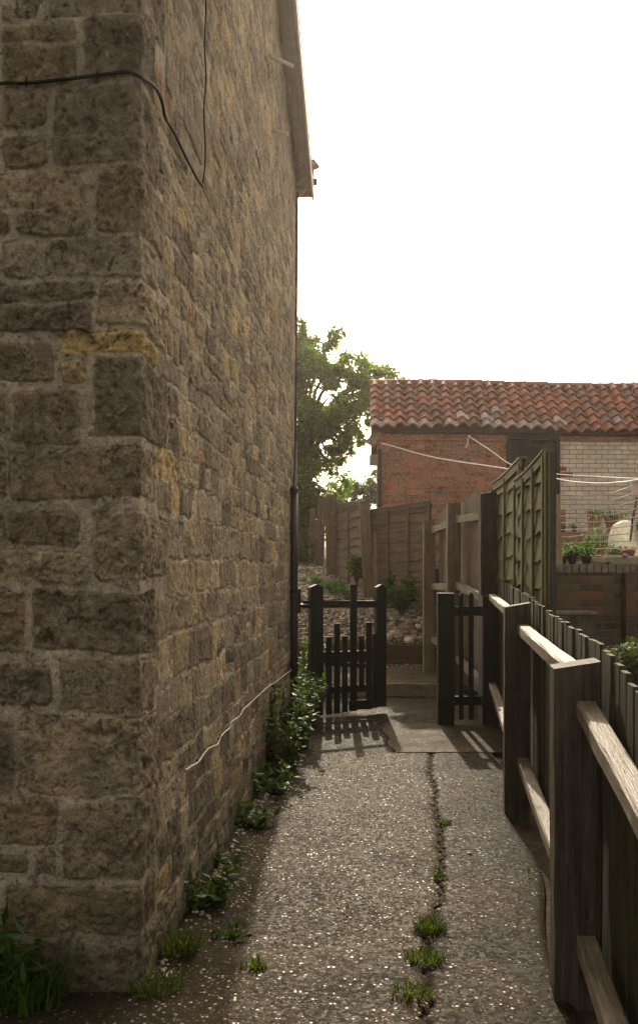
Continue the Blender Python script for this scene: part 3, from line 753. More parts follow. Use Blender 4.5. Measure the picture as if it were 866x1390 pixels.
for _ in range(9000):
    y = 13.7+abs(R.gauss(0, 1))*3.0
    if y > 21.5: continue
    x = R.uniform(-1.6, 2.0); pts.append((x, y, bankz(x, y)))
tag(pebbles('shingle', pts, .014, .032, M['peb']), kind='stuff')
pts = []
for _ in range(60):
    x = R.uniform(.95, 1.6); y = 13.75+R.random()*.5; pts.append((x, y, bankz(x, y)+.02))
tag(pebbles('rubble_stones', pts, .05, .11, M['peb']), kind='stuff')
pts = []
for _ in range(350):
    y = R.uniform(3.4, 9.3); pts.append((wallx(y)+abs(R.gauss(0, .06))+.03, y, gz(y)+.002))
for _ in range(140):
    y = R.uniform(12.9, 13.55); pts.append((R.uniform(.3, 1.5), y, stepz(y)+.004))
tag(pebbles('loose_grit', pts, .004, .012, M['peb']), kind='stuff')
# sleeper edging
sl0 = thing('timber_sleeper', P(545, 900, 13.6), 'dark old timber sleeper holding back the shingle at the end of the path', 'sleeper')
mb = MB(); beam(mb, V(-.5, 13.6, EYE-1.25), V(1.62, 13.55, EYE-1.24), .08, .27, (0, 1, 0), n=20, jit=.005, ch=.01); mb.build('beam', M['sleeper'], sl0)
# raised garden terrace
mb = MB(); mb.quad((2.0, 9.75, 1.50), (14, 9.75, 1.50), (14, 30, 1.50), (1.82, 16, 1.50)); mb.quad((1.82, 16, 1.5), (14, 30, 1.5), (-3, 30, 1.5), (1.0, 16, 1.5))
mb.quad((1.82, 16, -.1), (2.0, 9.75, -.1), (2.0, 9.75, 1.50), (1.82, 16, 1.50))
struct('garden_terrace', mb, M['soil'])

# ================================================================= LOW PICKET FENCE
def flat(Z, lateral): return lateral+.0649*Z
def fx(Z, off=0): return flat(Z, .469+.067*Z+off)
fdir = V(.132, 1, 0).normalized(); fperp = V(1, -.132, 0).normalized()
def interp(tab, x):
    tab = sorted(tab)
    if x <= tab[0][0]: return tab[0][1]
    for k in range(len(tab)-1):
        if x <= tab[k+1][0]:
            t_ = (x-tab[k][0])/(tab[k+1][0]-tab[k][0]); return tab[k][1]*(1-t_)+tab[k+1][1]*t_
    return tab[-1][1]
lf = thing('picket_fence', (fx(3.3), 3.3, 0), 'low close picket fence with weathered rails down the right side of the path', 'fence')
for Zp, top, wd in ((5.84, -.225, .155), (3.3, -.335, .16), (.75, -.66, .16)):
    mb = MB(); beam(mb, (fx(Zp), Zp, gz(Zp)-.15), (fx(Zp), Zp, EYE+top), wd, .15, fperp, ch=.007, n=14, jit=.0022, tilt=-.028); mb.build('post', M['post'], lf)
def rail(p, q, w=.07, h=.064, par=None, mat='rail'):
    mb = MB(); beam(mb, p, q, w, h, fperp, ch=.008, n=12, jit=.002); return mb.build('rail', M[mat], par)
for (Za, ha, Zb, hb) in ((9.25, -.285, 5.9, -.335), (5.8, -.375, 3.36, -.395), (3.25, -.485, .8, -.81),
                         (9.25, -1.16, 5.9, -1.27), (5.8, -1.20, 3.36, -1.24), (3.25, -1.3, .8, -1.42)):
    rail((fx(Za, .03), Za, EYE+ha), (fx(Zb, .03), Zb, EYE+hb), par=lf)
ptop = [(9.6, -.10), (5.86, -.195), (4.89, -.240), (3.3, -.285), (2.7, -.374), (1.7, -.52), (.5, -.72)]
Zc = 9.45; k = 0
while Zc > .55:
    mb = MB(); tp = interp(ptop, Zc)+R.uniform(-.008, .008); x = fx(Zc, .115)+R.uniform(-.004, .004)
    a = R.uniform(-.006, .006)
    beam(mb, (x, Zc, gz(Zc)+.03), (x+a, Zc+R.uniform(-.004, .004), EYE+tp), .018, .098, fperp, ch=.003, n=5, jit=.0014)
    mb.build('picket', M['picket'], lf); Zc -= .118; k += 1

# ================================================================= TALL PICKET FENCE beyond the gate
tf = thing('tall_picket_fence', P(583, 893, 12.6), 'tall grey paling fence with stout posts stepping up beyond the black gate on the right', 'fence')
T = [(661, 9.62, 670, .165), (615, 11.2, 683, .155), (582, 12.6, 706, .155)]
for (px, Zt, ty, wd) in T:
    b0 = P(px, ty, Zt); mb = MB(); beam(mb, (b0.x, Zt, -.1), b0, wd, .14, (1, 0, 0), ch=.007, n=16, jit=.002, tilt=-.02); mb.build('post', M['post'] if px == 661 else M['picket_grey'], tf)
tdir = lambda a, b: (P(b[0], 772, b[1])-P(a[0], 772, a[1]))
def trail(p, q, w=.07, h=.085):
    dd = (q-p).normalized(); pr = V(dd.y, -dd.x, 0); mb = MB(); beam(mb, p, q, w, h, pr, n=8, jit=.003); mb.build('rail', M['picket_grey'], tf)
trail(P(621, 705, 11.15), P(655, 700, 9.7)); trail(P(621, 794, 11.15), P(655, 811, 9.7)); trail(P(621, 893, 11.15), P(655, 927, 9.7))
trail(P(588, 720, 12.55), P(611, 711, 11.25)); trail(P(588, 796, 12.55), P(611, 797, 11.25)); trail(P(588, 868, 12.55), P(611, 880, 11.25))
for (A, B, ya, yb) in (((632, 11.2), (678, 9.62), 676, 660), ((596, 12.6), (632, 11.2), 697, 680)):
    a = P(A[0], ya, A[1]); b = P(B[0], yb, B[1]); n = int((b-a).length/.105)
    for k in range(n):
        p = a.lerp(b, (k+.5)/n); mb = MB(); dd = (b-a).normalized(); pr = V(dd.y, -dd.x, 0)
        beam(mb, (p.x, p.y, .1), (p.x, p.y, p.z+R.uniform(-.012, .012)), .018, .09, pr, ch=.003, n=4, jit=.0015); mb.build('picket', M['picket_grey'], tf)

# ================================================================= MOSSY LAP PANELS
def lap_panel(A, B, z0, za, zb, dip, name, mat, label, nb=4, cat='fence panel', group=None, face=1, concave=True, rows=9, capmat='rail', postend=None, slant=0):
    """A,B ground points (far, near); za,zb top z at A and B"""
    A = Vector((A[0], A[1], 0)); B = Vector((B[0], B[1], 0)); dd = B-A; ln = dd.length; dd.normalize(); pr = V(dd.y, -dd.x, 0)*face
    t_ = thing(name, (A+B)/2+V(0, 0, z0), label, cat, group)
    top = lambda s_: za+(zb-za)*s_-dip*math.sin(math.pi*s_)
    mb = MB(); ns_ = 14
    for r in range(rows+2):
        zb0 = z0+(max(za, zb)-z0)*r/rows; hgt = (max(za, zb)-z0)/rows*1.22; ph = R.random()*6
        rowv = []
        for k in range(ns_+1):
            s_ = k/ns_; tp = top(s_)-.01
            lo = min(zb0+.018*math.sin(s_*9+ph)+.010*math.sin(s_*23+ph*2), tp); hi = min(zb0+hgt, tp)
            c = A+dd*(ln*s_)
            rowv.append((c+pr*.032+V(0, 0, lo), c+pr*.010+V(0, 0, lo), c+pr*.002+V(0, 0, hi)))
        uo = R.random()*30
        for k in range(ns_):
            a = rowv[k]; b = rowv[k+1]
            if a[2].z-a[0].z < .004 and b[2].z-b[0].z < .004: continue
            u0 = uo+ln*k/ns_; u1 = uo+ln*(k+1)/ns_
            mb.quad(a[0], b[0], b[2], a[2], [(u0, 0), (u1, 0), (u1, hgt), (u0, hgt)])
            mb.quad(a[1], b[1], b[0], a[0], [(u0, 0), (u1, 0), (u1, .01), (u0, .01)])
    # back sheet gives the boards thickness
    for k in range(ns_):
        s0 = k/ns_; s1 = (k+1)/ns_; a = A+dd*ln*s0-pr*.004; b = A+dd*ln*s1-pr*.004
        mb.quad(b+V(0, 0, z0), a+V(0, 0, z0), a+V(0, 0, top(s0)-.01), b+V(0, 0, top(s1)-.01), [(s1*ln, 0), (s0*ln, 0), (s0*ln, 1), (s1*ln, 1)])
    mb.build('boards', mat, t_)
    for k in range(nb):
        s_ = (k+.04)/(nb-1) if k == 0 else ((k-.04)/(nb-1) if k == nb-1 else k/(nb-1)); c = A+dd*ln*s_+pr*.040
        mb = MB(); beam(mb, c+V(0, 0, z0), c+V(slant, 0, top(s_)-.03), .042, .022, dd, n=6); mb.build('batten', mat, t_)
    m2 = 6
    mb = MB(); mc = MB()
    for k in range(m2):
        s0, s1 = k/m2, (k+1)/m2; a = A+dd*ln*s0; b = A+dd*ln*s1
        beam(mb, a+pr*.03+V(0, 0, top(s0)-.04), b+pr*.03+V(0, 0, top(s1)-.04), .02, .07, pr, n=2)
        beam(mc, a+pr*.012+V(0, 0, top(s0)+.008), b+pr*.012+V(0, 0, top(s1)+.008), .075, .016, pr, n=2)
    mb.build('top_rail', mat, t_); mc.build('cap', M[capmat], t_)
    return t_
def latp(Z, lateral): return (flat(Z, lateral), Z)
A1 = latp(9.85, 1.225); B1 = latp(8.02, 1.245); A2 = latp(8.15, 1.215); B2 = latp(6.80, 1.235)
pg = 'arched mossy lap panels behind the picket fence'
lap_panel(A1, B1, .55, EYE+.89, EYE+.95, .02, 'lap_panel', M['moss'], 'green mossy lap panel, further of the pair beside the gate', 3, group=pg)
lap_panel(A2, B2, .55, EYE+.76, EYE+.86, .018, 'lap_panel', M['moss'], 'green mossy lap panel, nearer of the pair, ending at the slim dark post', 4, group=pg)
th = thing('panel_post', (latp(6.72, 1.31)[0], 6.72, 0), 'slim dark post ending the mossy panels in front of the garden brick wall', 'post')
mb = MB(); a = P(749, 614, 6.68); beam(mb, (a.x, 6.68, 0), a, .045, .07, (1, 0, 0), n=8); mb.build('upright', M['post'], th)
mb = MB(); a = P(742.5, 612, 6.75); beam(mb, (a.x, 6.75, 0), a, .04, .05, (1, 0, 0), n=8); beam(mb, a+V(-.02, 0, -.005), a+V(.045, 0, .0), .02, .06, (0, 0, 1), n=1); mb.build('inner_batten', M['moss'], th)

# ================================================================= GREY PANELS ON THE BANK
gpg = 'grey brown lap panels on the shingle bank'
def pz(px, py, Z): return P(px, py, Z).z
a = P(503, 693, 15.25); b = P(585, 680, 14.0)
lap_panel((a.x, a.y), (b.x, b.y), .88, a.z, b.z, .0, 'lap_panel', M['panel'], 'larger grey brown lap panel behind the sprawling shrub, right of the leaning post', 4, group=gpg, face=1, rows=11)
a = P(455, 685, 17.6); b = P(498, 680, 15.5)
lap_panel((a.x, a.y), (b.x, b.y), 1.05, a.z, b.z, .0, 'lap_panel', M['panel'], 'smaller grey lap panel left of the leaning post on the shingle bank', 3, group=gpg, face=1, rows=10)
def lone(px0, py0, px1, py1, Z, wd, label, mat='picket_grey'):
    p = P(px0, py0, Z); q = P(px1, py1, Z); t_ = tag(None_obj(p, q, wd, mat), label, 'post', 'old posts standing along the shingle bank'); return t_
def None_obj(p, q, wd, mat):
    mb = MB(); beam(mb, p-(q-p).normalized()*.3, q, wd, wd*.7, (1, 0, 0), n=8, jit=.004, tilt=-.015); return mb.build('fence_post', M[mat], None, origin=p)
lone(501, 812, 494, 680, 15.15, .17, 'leaning grey timber post between the two grey lap panels')
lone(510, 800, 508.5, 722, 14.9, .07, 'short thin post just right of the leaning timber post')
lone(450.5, 778, 450, 672, 17.5, .20, 'stout post at the left end of the small grey lap panel')
lone(445, 770, 443, 676, 17.9, .06, 'thin strut leaning against the stout post by the tree')
lone(434, 764, 437, 677, 19, .17, 'tall post left of the stout post, standing in tree shade')
lone(425, 766, 424, 690, 19.5, .12, 'leftmost and shortest post on the bank under the tree')

# ================================================================= GATE
GA = P(419, 772, 9.7); GB = P(523, 772, 10.12)
gd = (GB-GA); gd.z = 0; glen = gd.length; gd.normalize(); gn = V(gd.y, -gd.x, 0)
def gpnt(px, py):
    # ray / gate plane
    r_ = V((px-CX)/F, 1, (HY-py)/F); t_ = (GA.x*gn.x+GA.y*gn.y)/(r_.x*gn.x+r_.y*gn.y); return V(r_.x*t_, r_.y*t_, EYE+r_.z*t_)
gate = thing('garden_gate', gpnt(420, 971), 'black stained picket gate with uneven pales standing half open on the house side', 'gate')
def gmem(name, x0, x1, y0, y1, y0b=None, th_=.022, off=0, point=False, n=4):
    a = gpnt((x0+x1)/2, y1); b = gpnt((x0+x1)/2, y0); wd = (gpnt(x1, 850)-gpnt(x0, 850)).length
    mb = MB(); beam(mb, a+gn*off, b+gn*off, wd, th_, gd, n=n, jit=.0012, top='point' if point else None, toplen=.03); mb.build(name, M['black'], gate)
def grail(x0, y0, x1, y1, h_, off=0, nm='rail', th_=.03):
    a = gpnt(x0, y0); b = gpnt(x1, y1); mb = MB(); beam(mb, a+gn*off, b+gn*off, th_, h_, gn, n=4); mb.build(nm, M['black'], gate)
gmem('stile', 419.8, 437, 797, 971, th_=.07, point=True); gmem('stile', 509.5, 522.5, 797, 958.5, th_=.07, point=True)
for (x0, x1, y0, y1) in ((441, 448.5, 864, 969), (451.8, 459.3, 846, 967.7), (462.6, 469.6, 863, 966), (473.6, 482.3, 793, 964.5), (485.2, 492, 862, 932), (495, 502.6, 844.5, 962), (503.8, 510, 860, 960)):
    gmem('picket', x0, x1, y0, y1, off=.03)
grail(411, 820.5, 512, 820, .075); grail(438, 892, 512, 889, .11); grail(438, 937.5, 512, 932.5, .075)
grail(471, 957, 502, 954.5, .10, off=.045, nm='patch_board', th_=.02)
grail(441, 900, 510, 905, .05, off=.0, nm='brace', th_=.02)
mb = MB(); a = P(405.8, 832, 9.62); b = P(405.8, 799, 9.62); beam(mb, a, b, .04, .03, (1, 0, 0)); mb.build('hinge_plate', M['blackiron'], gate)
mb = MB(); tube(mb, [P(406, 822, 9.6), P(420, 822, 9.66)], .02); mb.build('hinge', M['blackiron'], gate)
# side picket section
sg = thing('side_fence', P(604, 986, 9.3), 'short black section with two pointed pales between black posts right of the gateway', 'fence')
def sp(px, py): return P(px, py, 9.3)
for (x0, x1, y0, y1, th_) in ((593, 615.5, 805, 987, .12), (653.5, 675.5, 809, 987, .13)):
    mb = MB(); beam(mb, sp((x0+x1)/2, y1+12), sp((x0+x1)/2, y0), (x1-x0)/F*9.3, th_, (1, 0, 0), n=6, jit=.002, ch=.008); mb.build('post', M['black'], sg)
for (x0, x1, y0, y1) in ((622, 628.3, 808, 976), (635, 642, 808, 976)):
    mb = MB(); beam(mb, sp((x0+x1)/2, y1)+V(0, -.03, 0), sp((x0+x1)/2, y0)+V(0, -.03, 0), (x1-x0)/F*9.3, .02, (1, 0, 0), n=5, top='point', toplen=.035); mb.build('picket', M['black'], sg)
for (x0, x1, y0, y1) in ((613, 656, 823, 835.5), (613, 656, 945, 957)):
    mb = MB(); beam(mb, sp(x0, (y0+y1)/2), sp(x1, (y0+y1)/2), (y1-y0)/F*9.3, .035, (0, 0, 1), n=5); mb.build('rail', M['black'], sg)

# ================================================================= BRICK BARN
bo = V(1.0, 16.0, 0); ba = V(.9982, .06, 0); bb = V(.058, .9983, 0)
barn = thing('brick_barn', bo+V(3.5, 1.5, 1.4), 'long low red brick outbuilding with a clay pantile roof and one whitewashed end', 'outbuilding')
def bX(px): # distance along barn front from pixel
    k = (px-CX)/F; return (k*bo.y-bo.x)/(ba.x-k*ba.y)
xd0, xd1, xe = bX(687), bX(759), 7.5
zt = 3.80
mb = MB(); slab(mb, bo, ba, xd0, bb, .23, .2, zt); slab(mb, bo+ba*.0+bb*.23, bb, 2.9, ba, .23, .2, zt+.4, 3.1); mb.build('brick_wall', M['redbrick'], barn)
mb = MB(); slab(mb, bo+ba*xd1, ba, xe-xd1, bb, .23, .2, zt-.03, .4); mb.build('whitewashed_wall', M['whitebrick'], barn)
mb = MB(); slab(mb, bo+bb*3.2, ba, xe, bb, .2, .2, zt, .4); slab(mb, bo+ba*(xe-.23)+bb*.23, bb, 2.9, ba, .23, .2, zt+.4); mb.build('rear_wall', M['redbrick'], barn)
mb = MB(); slab(mb, bo-bb*.035, ba, xd0, bb, .05, zt-.09, zt+.02, .07); slab(mb, bo+ba*xd1-bb*.03, ba, xe-xd1, bb, .05, zt-.085, zt, .11); mb.build('brick_corbel', M['redbrick'], barn)
for (x0, y0, w_, n_) in ((bX(760.2)-.0, 632, .115, 1), (bX(760.2), 640, .23, 1)):
    mb = MB(); p = bo+ba*(xd1+.004)-bb*.006; zz = P(760, y0, 16).z
    slab(mb, p, ba, w_, bb, .02, zz-.07, zz); mb.build('bare_brick', M['terracotta'], barn)
mb = MB(); slab(mb, bo+ba*(xd1+.004)-bb*.004, ba, .10, bb, .02, 1.5, 2.55, 9.0); mb.build('bare_jamb', M['redbrick'], barn)
# door
mb = MB(); x = xd0
beam(mb, bo+ba*(xd0+.03)-bb*.0+V(0, 0, 1.3), bo+ba*(xd0+.03)+V(0, 0, zt-.02), .06, .09, ba); beam(mb, bo+ba*(xd1-.03)+V(0, 0, 1.3), bo+ba*(xd1-.03)+V(0, 0, zt-.02), .06, .09, ba)
beam(mb, bo+ba*xd0+V(0, 0, zt-.0), bo+ba*xd1+V(0, 0, zt-.0), .09, .12, bb); mb.build('door_frame', M['darkdoor'], barn)
mb = MB(); x = xd0+.06
while x < xd1-.06:
    w_ = min(R.uniform(.1, .15), xd1-.06-x)
    beam(mb, bo+ba*(x+w_/2)+bb*.05+V(0, 0, 1.4), bo+ba*(x+w_/2)+bb*.05+V(0, 0, zt-.06), w_-.006, .02, ba, n=3); x += w_
dr = mb.build('door', M['darkdoor'], barn)
mb = MB(); zz = P(725, 603, 16).z; beam(mb, bo+ba*bX(716)+bb*.03+V(0, 0, zz), bo+ba*bX(744)+bb*.03+V(0, 0, zz), .04, .01, (0, 0, 1)); mb.build('strap_hinge', M['blackiron'], dr)
# pantiles
def pantiles():
    mb = MB(); tw = .2155; rows = 7; e0 = -.18; rd = 1.62; rise = 1.09
    z_e = 3.90
    for side_ in (0, 1):
        cols_ = int(7.9/tw) if side_ == 0 else 0
        for r in range(rows):
            for c in range(cols_):
                x0 = -.12+c*tw
                # sag along the roof + the drop at the change of wall
                def pt(x, t_, hgt):
                    sag = .02*math.sin(x*1.3)-.018*(1 if x > xd1 else 0)*(1-t_)*1.5 + .008*math.sin(x*5.1+t_*3)
                    return bo+ba*x+bb*(e0+rd*t_)+V(0, 0, z_e+rise*t_+sag)+(V(0, 0, 1)*.8-bb*.6)*hgt
                t0 = r/rows; t1 = (r+1)/rows+.03; jt = R.uniform(-.006, .006); jx = R.uniform(-.006, .006)
                rr = R.random()
                base = R.choice([(.26, .082, .042), (.21, .066, .036), (.29, .092, .048), (.15, .056, .036), (.22, .08, .05)])
                if rr < .06: base = (.15, .08, .06)
                if rr > .985: base = (.30, .24, .21)
                if r == 0 and x0 < 3.2 and R.random() < .4: base = (.33, .24, .215)
                if r == 1 and R.random() < .04: base = (.42, .36, .34)
                k_ = R.uniform(.75, 1.15); base = tuple(q*k_ for q in base)
                n = 8; prof = []
                for i in range(n+1):
                    a = i/n; prof.append((a*tw*1.06, .038*math.sin(2*math.pi*a-.6)+.006))
                vs_ = []
                for (px_, h_) in prof:
                    vs_ += [pt(x0+px_+jx, t0+jt, h_+.046), pt(x0+px_+jx, t1+jt, h_+.004), pt(x0+px_+jx, t0+jt, h_+.012)]
                fs = []
                for i in range(n): q = i*3; fs += [(q, q+3, q+4, q+1), (q+2, q+5, q+3, q)]
                mb.add(vs_, fs, None, base)
    return mb
o = pantiles().build('roof', M['tile'], barn)
roof = o
mb = MB()   # rear slope and underside boards
p = lambda x, y, z: bo+ba*x+bb*y+V(0, 0, z)
for (a, b, c, d_) in ((p(-.12, 1.44, 4.97), p(7.8, 1.44, 4.97), p(7.8, 3.6, 3.7), p(-.12, 3.6, 3.7)), (p(-.10, -.14, 3.87), p(7.7, -.14, 3.87), p(7.7, 1.44, 4.93), p(-.10, 1.44, 4.93))):
    mb.quad(a, b, c, d_); mb.quad(d_-V(0, 0, .03), c-V(0, 0, .03), b-V(0, 0, .03), a-V(0, 0, .03))
mb.c = [(.2, .09, .06)]*len(mb.v); mb.hascol = True
mb.build('rear_slope', M['tile'], roof)
mb = MB(); x = -.13; n = 9
while x < 7.7:
    l = .42; vs_ = []; sg_ = .018*math.sin(x*1.3)+R.uniform(-.006, .006); hh_ = R.uniform(-.01, .01)
    for kx, rr_ in ((x, .10), (x+l-.02, .108), (x+l+.01, .118)):
        for i in range(n+1):
            an = math.pi*i/n; vs_.append(p(kx, 1.45-rr_*math.cos(an), 4.96+sg_+rr_*.85*math.sin(an)+hh_*(kx-x)))
    fs = [(k*(n+1)+i, k*(n+1)+i+1, (k+1)*(n+1)+i+1, (k+1)*(n+1)+i) for k in range(2) for i in range(n)]
    fs.append(tuple(range(2*(n+1), 3*(n+1))))
    fs.append(tuple(range(n, -1, -1)))
    k_ = R.uniform(.7, 1.1); mb.add(vs_, fs, None, (.32*k_, .12*k_, .07*k_)); x += l
mb.build('ridge_tiles', M['tile'], roof)
mb = MB(); beam(mb, p(-.09, -.16, 3.80), p(-.09, 1.44, 4.85), .14, .025, (bb*.0+V(0, 0, 1)), n=6); beam(mb, p(-.09, 3.4, 3.80), p(-.09, 1.44, 4.85), .14, .025, V(0, 0, 1), n=6)
mb.build('bargeboard', M['board'], roof)
mb = MB(); beam(mb, p(-.13, -.02, 3.36), p(.04, -.02, 3.36), .18, .12, V(0, 0, 1), n=2); beam(mb, p(-.12, -.05, 3.62), p(.02, -.05, 3.86), .10, .16, bb, n=2)
mb.build('timber_end', M['board'], barn)
mb = MB(); tube(mb, [p(.03, -.05, 3.55), p(.03, -.05, 2.6), p(.03, -.05, 1.3)], .04, 10); mb.build('downpipe', M['pipe'], barn)
# a little iron hook
hk = P(637, 592, 15.9); mb = MB(); tube(mb, [hk+V(0, .06, .02), hk, hk+V(-.03, -.02, -.03), hk+V(-.03, 0, -.12), hk+V(-.06, 0, -.2)], .012, 6); mb.build('hook', M['pale'], barn)

# clothes lines
def sagline(name, label, pts, r=.0085):
    o = thing(name, pts[0], label, 'clothes line', 'clothes lines strung from the barn'); mb = MB(); out = []
    q = [pts[0]]+pts+[pts[-1]]
    for k in range(1, len(q)-2):
        for i in range(6):
            t_ = i/6; p0, p1, p2, p3 = q[k-1:k+3]
            out.append(.5*((2*p1)+(p2-p0)*t_+(2*p0-5*p1+4*p2-p3)*t_*t_+(3*p1-p0-3*p2+p3)*t_**3))
    out.append(pts[-1]); tube(mb, out, r, 6); mb.build('line', M['line'], o)
sagline('clothes_line', 'white clothes line from the barn corner, lower of the two, sagging over the pots', [P(518, 602, 15.8), P(531, 605, 15.6), P(590, 621, 14.6), P(692, 637, 12.6), P(752, 649, 11.6), P(775, 653.5, 11.2), P(812, 656, 10.6), P(835, 655, 10.3), P(866, 651, 9.9), P(960, 630, 9.2)], .0095)
sagline('clothes_line', 'thinner clothes line from the hook beside the barn door', [P(636, 592, 15.8), P(665, 611, 15.0), P(697, 632, 14.2), P(752, 643, 13.2), P(810, 647, 12.3), P(866, 649.5, 11.4), P(960, 650, 10.2)], .008)

# ================================================================= GARDEN WALL AND GARDEN
gw = thing('garden_wall', (3.2, 9.6, 0), 'old mossy brick retaining wall with a course of upright bricks on top, below the potted plants', 'wall')
gx = lambda px, Z=9.6: (px-CX)/F*Z
gtop = EYE+.045
mb = MB(); slab(mb, (2.0, 9.6), (1, 0), gx(843)-2.0, (0, 1), .22, -.1, gtop-.085); mb.build('brickwork', M['wallbrick'], gw)
mb = MB(); slab(mb, (gx(845), 9.50), (1, 0), 2.6, (0, 1), .34, -.1, gtop-.09, .6); mb.build('pier', M['wallbrick'], gw)
mb = MB(); x = 2.0
while x < gx(843)+2.6:
    beam(mb, (x+.036, 9.58+R.uniform(-.004, .004), gtop-.04), (x+.036, 9.83, gtop-.04+R.uniform(-.003, .003)), .064, .09, (1, 0, 0), n=1, ch=.006, jit=.002); x += .075
mb.build('coping', M['tub'] if False else M['concrete'], gw)
cb = thing('concrete_trough', P(777, 858, 9.3), 'low concrete block ledge against the foot of the garden brick wall', 'block')
mb = MB(); slab(mb, (gx(735, 9.25), 9.25), (1, 0), gx(808, 9.25)-gx(735, 9.25), (0, 1), .33, .0, P(777, 834, 9.25).z); mb.build('block', m_plain('mossy_concrete', (.085, .07, .045), .9, 0, .5, 9, .6), cb)
mb = MB(); slab(mb, (gx(733, 9.25), 9.235), (1, 0), gx(809, 9.25)-gx(733, 9.25), (0, 1), .34, P(777, 834, 9.25).z+.002, P(777, 832, 9.25).z+.012); mb.build('lip', M['concrete'], cb)
# low red wall behind, carrying the pots
rw = thing('low_brick_wall', (4.2, 13, 1.5), 'low red brick ledge in front of the whitewashed barn wall, with pots on it', 'wall')
zled = P(800, 722.5, 13).z
mb = MB(); slab(mb, (2.9, 13.0), (1, 0), 3.4, (0, 1), .24, 1.4, zled, .3); mb.build('brickwork', M['redbrick'], rw)

def leafmesh(mb, pts, size, up=.3, elong=1.6):
    for p in pts:
        s_ = size*R.uniform(.6, 1.3); c = tuple(R.uniform(.6, 1.5)*q for q in (1, 1, 1))
        b_ = R.uniform(.6, 1.5); c = (b_*R.uniform(.85, 1.25), b_, b_*R.uniform(.7, 1.1))
        a = R.random()*6.283; el = R.gauss(0, .6); dx = V(math.cos(a)*math.cos(el), math.sin(a)*math.cos(el), math.sin(el))
        sd = dx.cross(V(R.gauss(0, .4), R.gauss(0, .4), 1)).normalized(); nn = dx.cross(sd)
        p = Vector(p)
        mb.add([p, p+dx*s_*elong*.45+sd*s_*.5+nn*s_*.12, p+dx*s_*elong, p+dx*s_*elong*.45-sd*s_*.5+nn*s_*.12], [(0, 1, 2), (0, 2, 3)], None, c)
def weed(name, base, h, spread, nst, lsize, label, cat='weed', mat='leaf_weed', group='weeds along the foot of the stone wall', lean=(0, 0), dens=1.0, elong=1.9):
    base = Vector(base); t_ = thing(name, base, label, cat, group); ms = MB(); ml = MB()
    for k in range(nst):
        a = R.random()*6.283; r = spread*math.sqrt(R.random())*.5; b0 = base+V(math.cos(a)*r, math.sin(a)*r, 0)
        hh = h*R.uniform(.45, 1.05); dr_ = V(math.cos(a)*spread*.45+lean[0]*hh, math.sin(a)*spread*.45+lean[1]*hh, hh)
        pts_ = [b0+V(dr_.x*(q**1.6), dr_.y*(q**1.6), dr_.z*q)+V(R.gauss(0, .006), R.gauss(0, .006), 0) for q in (0, .25, .5, .75, 1)]
        tube(ms, pts_, [.003, .0026, .002, .0016, .001], 4, False)
        nl = max(4, int(hh/lsize*2.2*dens)); lp = []
        for i in range(nl):
            q = (i+.3)/nl; f_ = q*4; j = min(3, int(f_)); lp.append(pts_[j].lerp(pts_[j+1], f_-j)+V(R.gauss(0, lsize*.25), R.gauss(0, lsize*.25), 0))
        leafmesh(ml, lp+lp, lsize, elong=elong)
    ms.build('stems', M[mat], t_, colname='lcol') if False else None
    for q in range(len(ms.v)): ms.c[q] = (1, 1, 1)
    ms.hascol = True
    ms.build('stem', M[mat], t_, colname='lcol'); ml.build('foliage', M[mat], t_, colname='lcol')
    return t_
def grass(name, base, h, spread, nb, label, group='weeds along the foot of the stone wall', mat='leaf_grass', cat='grass tuft', wd=.004):
    base = Vector(base); mb = MB()
    for k in range(nb):
        a = R.random()*6.283; r = spread*.5*math.sqrt(R.random()); b0 = base+V(math.cos(a)*r, math.sin(a)*r*.8, 0); a2 = a+R.gauss(0, .8)
        hh = h*R.uniform(.4, 1.1); o_ = V(math.cos(a2), math.sin(a2), 0)*hh*R.uniform(.2, .9); sd = V(-math.sin(a2), math.cos(a2), 0)*wd*R.uniform(.6, 1.3)
        b_ = R.uniform(.5, 1.4); c = (b_*R.uniform(.9, 1.3), b_, b_*.8)
        vs_ = []; 
        for q in (0, .4, .75): vs_ += [b0+o_*q*q+V(0, 0, hh*(q-.25*q*q))-sd*(1-q*.6), b0+o_*q*q+V(0, 0, hh*(q-.25*q*q))+sd*(1-q*.6)]
        vs_.append(b0+o_+V(0, 0, hh*.78)); mb.add(vs_, [(0, 1, 3, 2), (2, 3, 5, 4), (4, 5, 6)], None, c)
    return tag(mb.build(name, M[mat], None, origin=base, colname='lcol'), label, cat, group)
def wallp(py, off=.06):    # ground point at the foot of the side wall for image row py
    p0 = gp(400, py); return V(wallx(p0.y)+off, p0.y, gz(p0.y))
weed('tall_weed', wallp(1045, .09), .60, .26, 26, .032, 'tallest, bushiest green weed clump against the stone side wall', lean=(.05, 0), dens=1.0)
weed('tall_weed', wallp(1015, .09), .60, .3, 26, .03, 'tall feathery weed just behind the bushiest clump, near the downpipe', lean=(.02, 0))
weed('tall_weed', wallp(985, .08), .50, .25, 20, .03, 'weed tangle growing around the foot of the dark downpipe')
weed('tall_weed', wallp(1075, .10), .22, .26, 16, .036, 'broad leafy weed spreading onto the path below the bushiest clump', lean=(.15, -.05))
weed('tall_weed', P(413, 960, 10.0), .75, .3, 26, .032, 'slender pale weeds between the downpipe and the black gate')
weed('low_weed', wallp(1122, .06), .12, .2, 13, .032, 'low weed at the wall foot, largest of the small clumps below the bushy one', elong=2.4)
weed('low_weed', wallp(1168, .05), .08, .14, 8, .028, 'low ragged weed at the wall foot halfway to the grass', elong=2.4)
weed('low_weed', wallp(1225, .06), .15, .2, 15, .032, 'dark leafy weed at the wall foot just above the grass tuft', mat='leaf_weed')
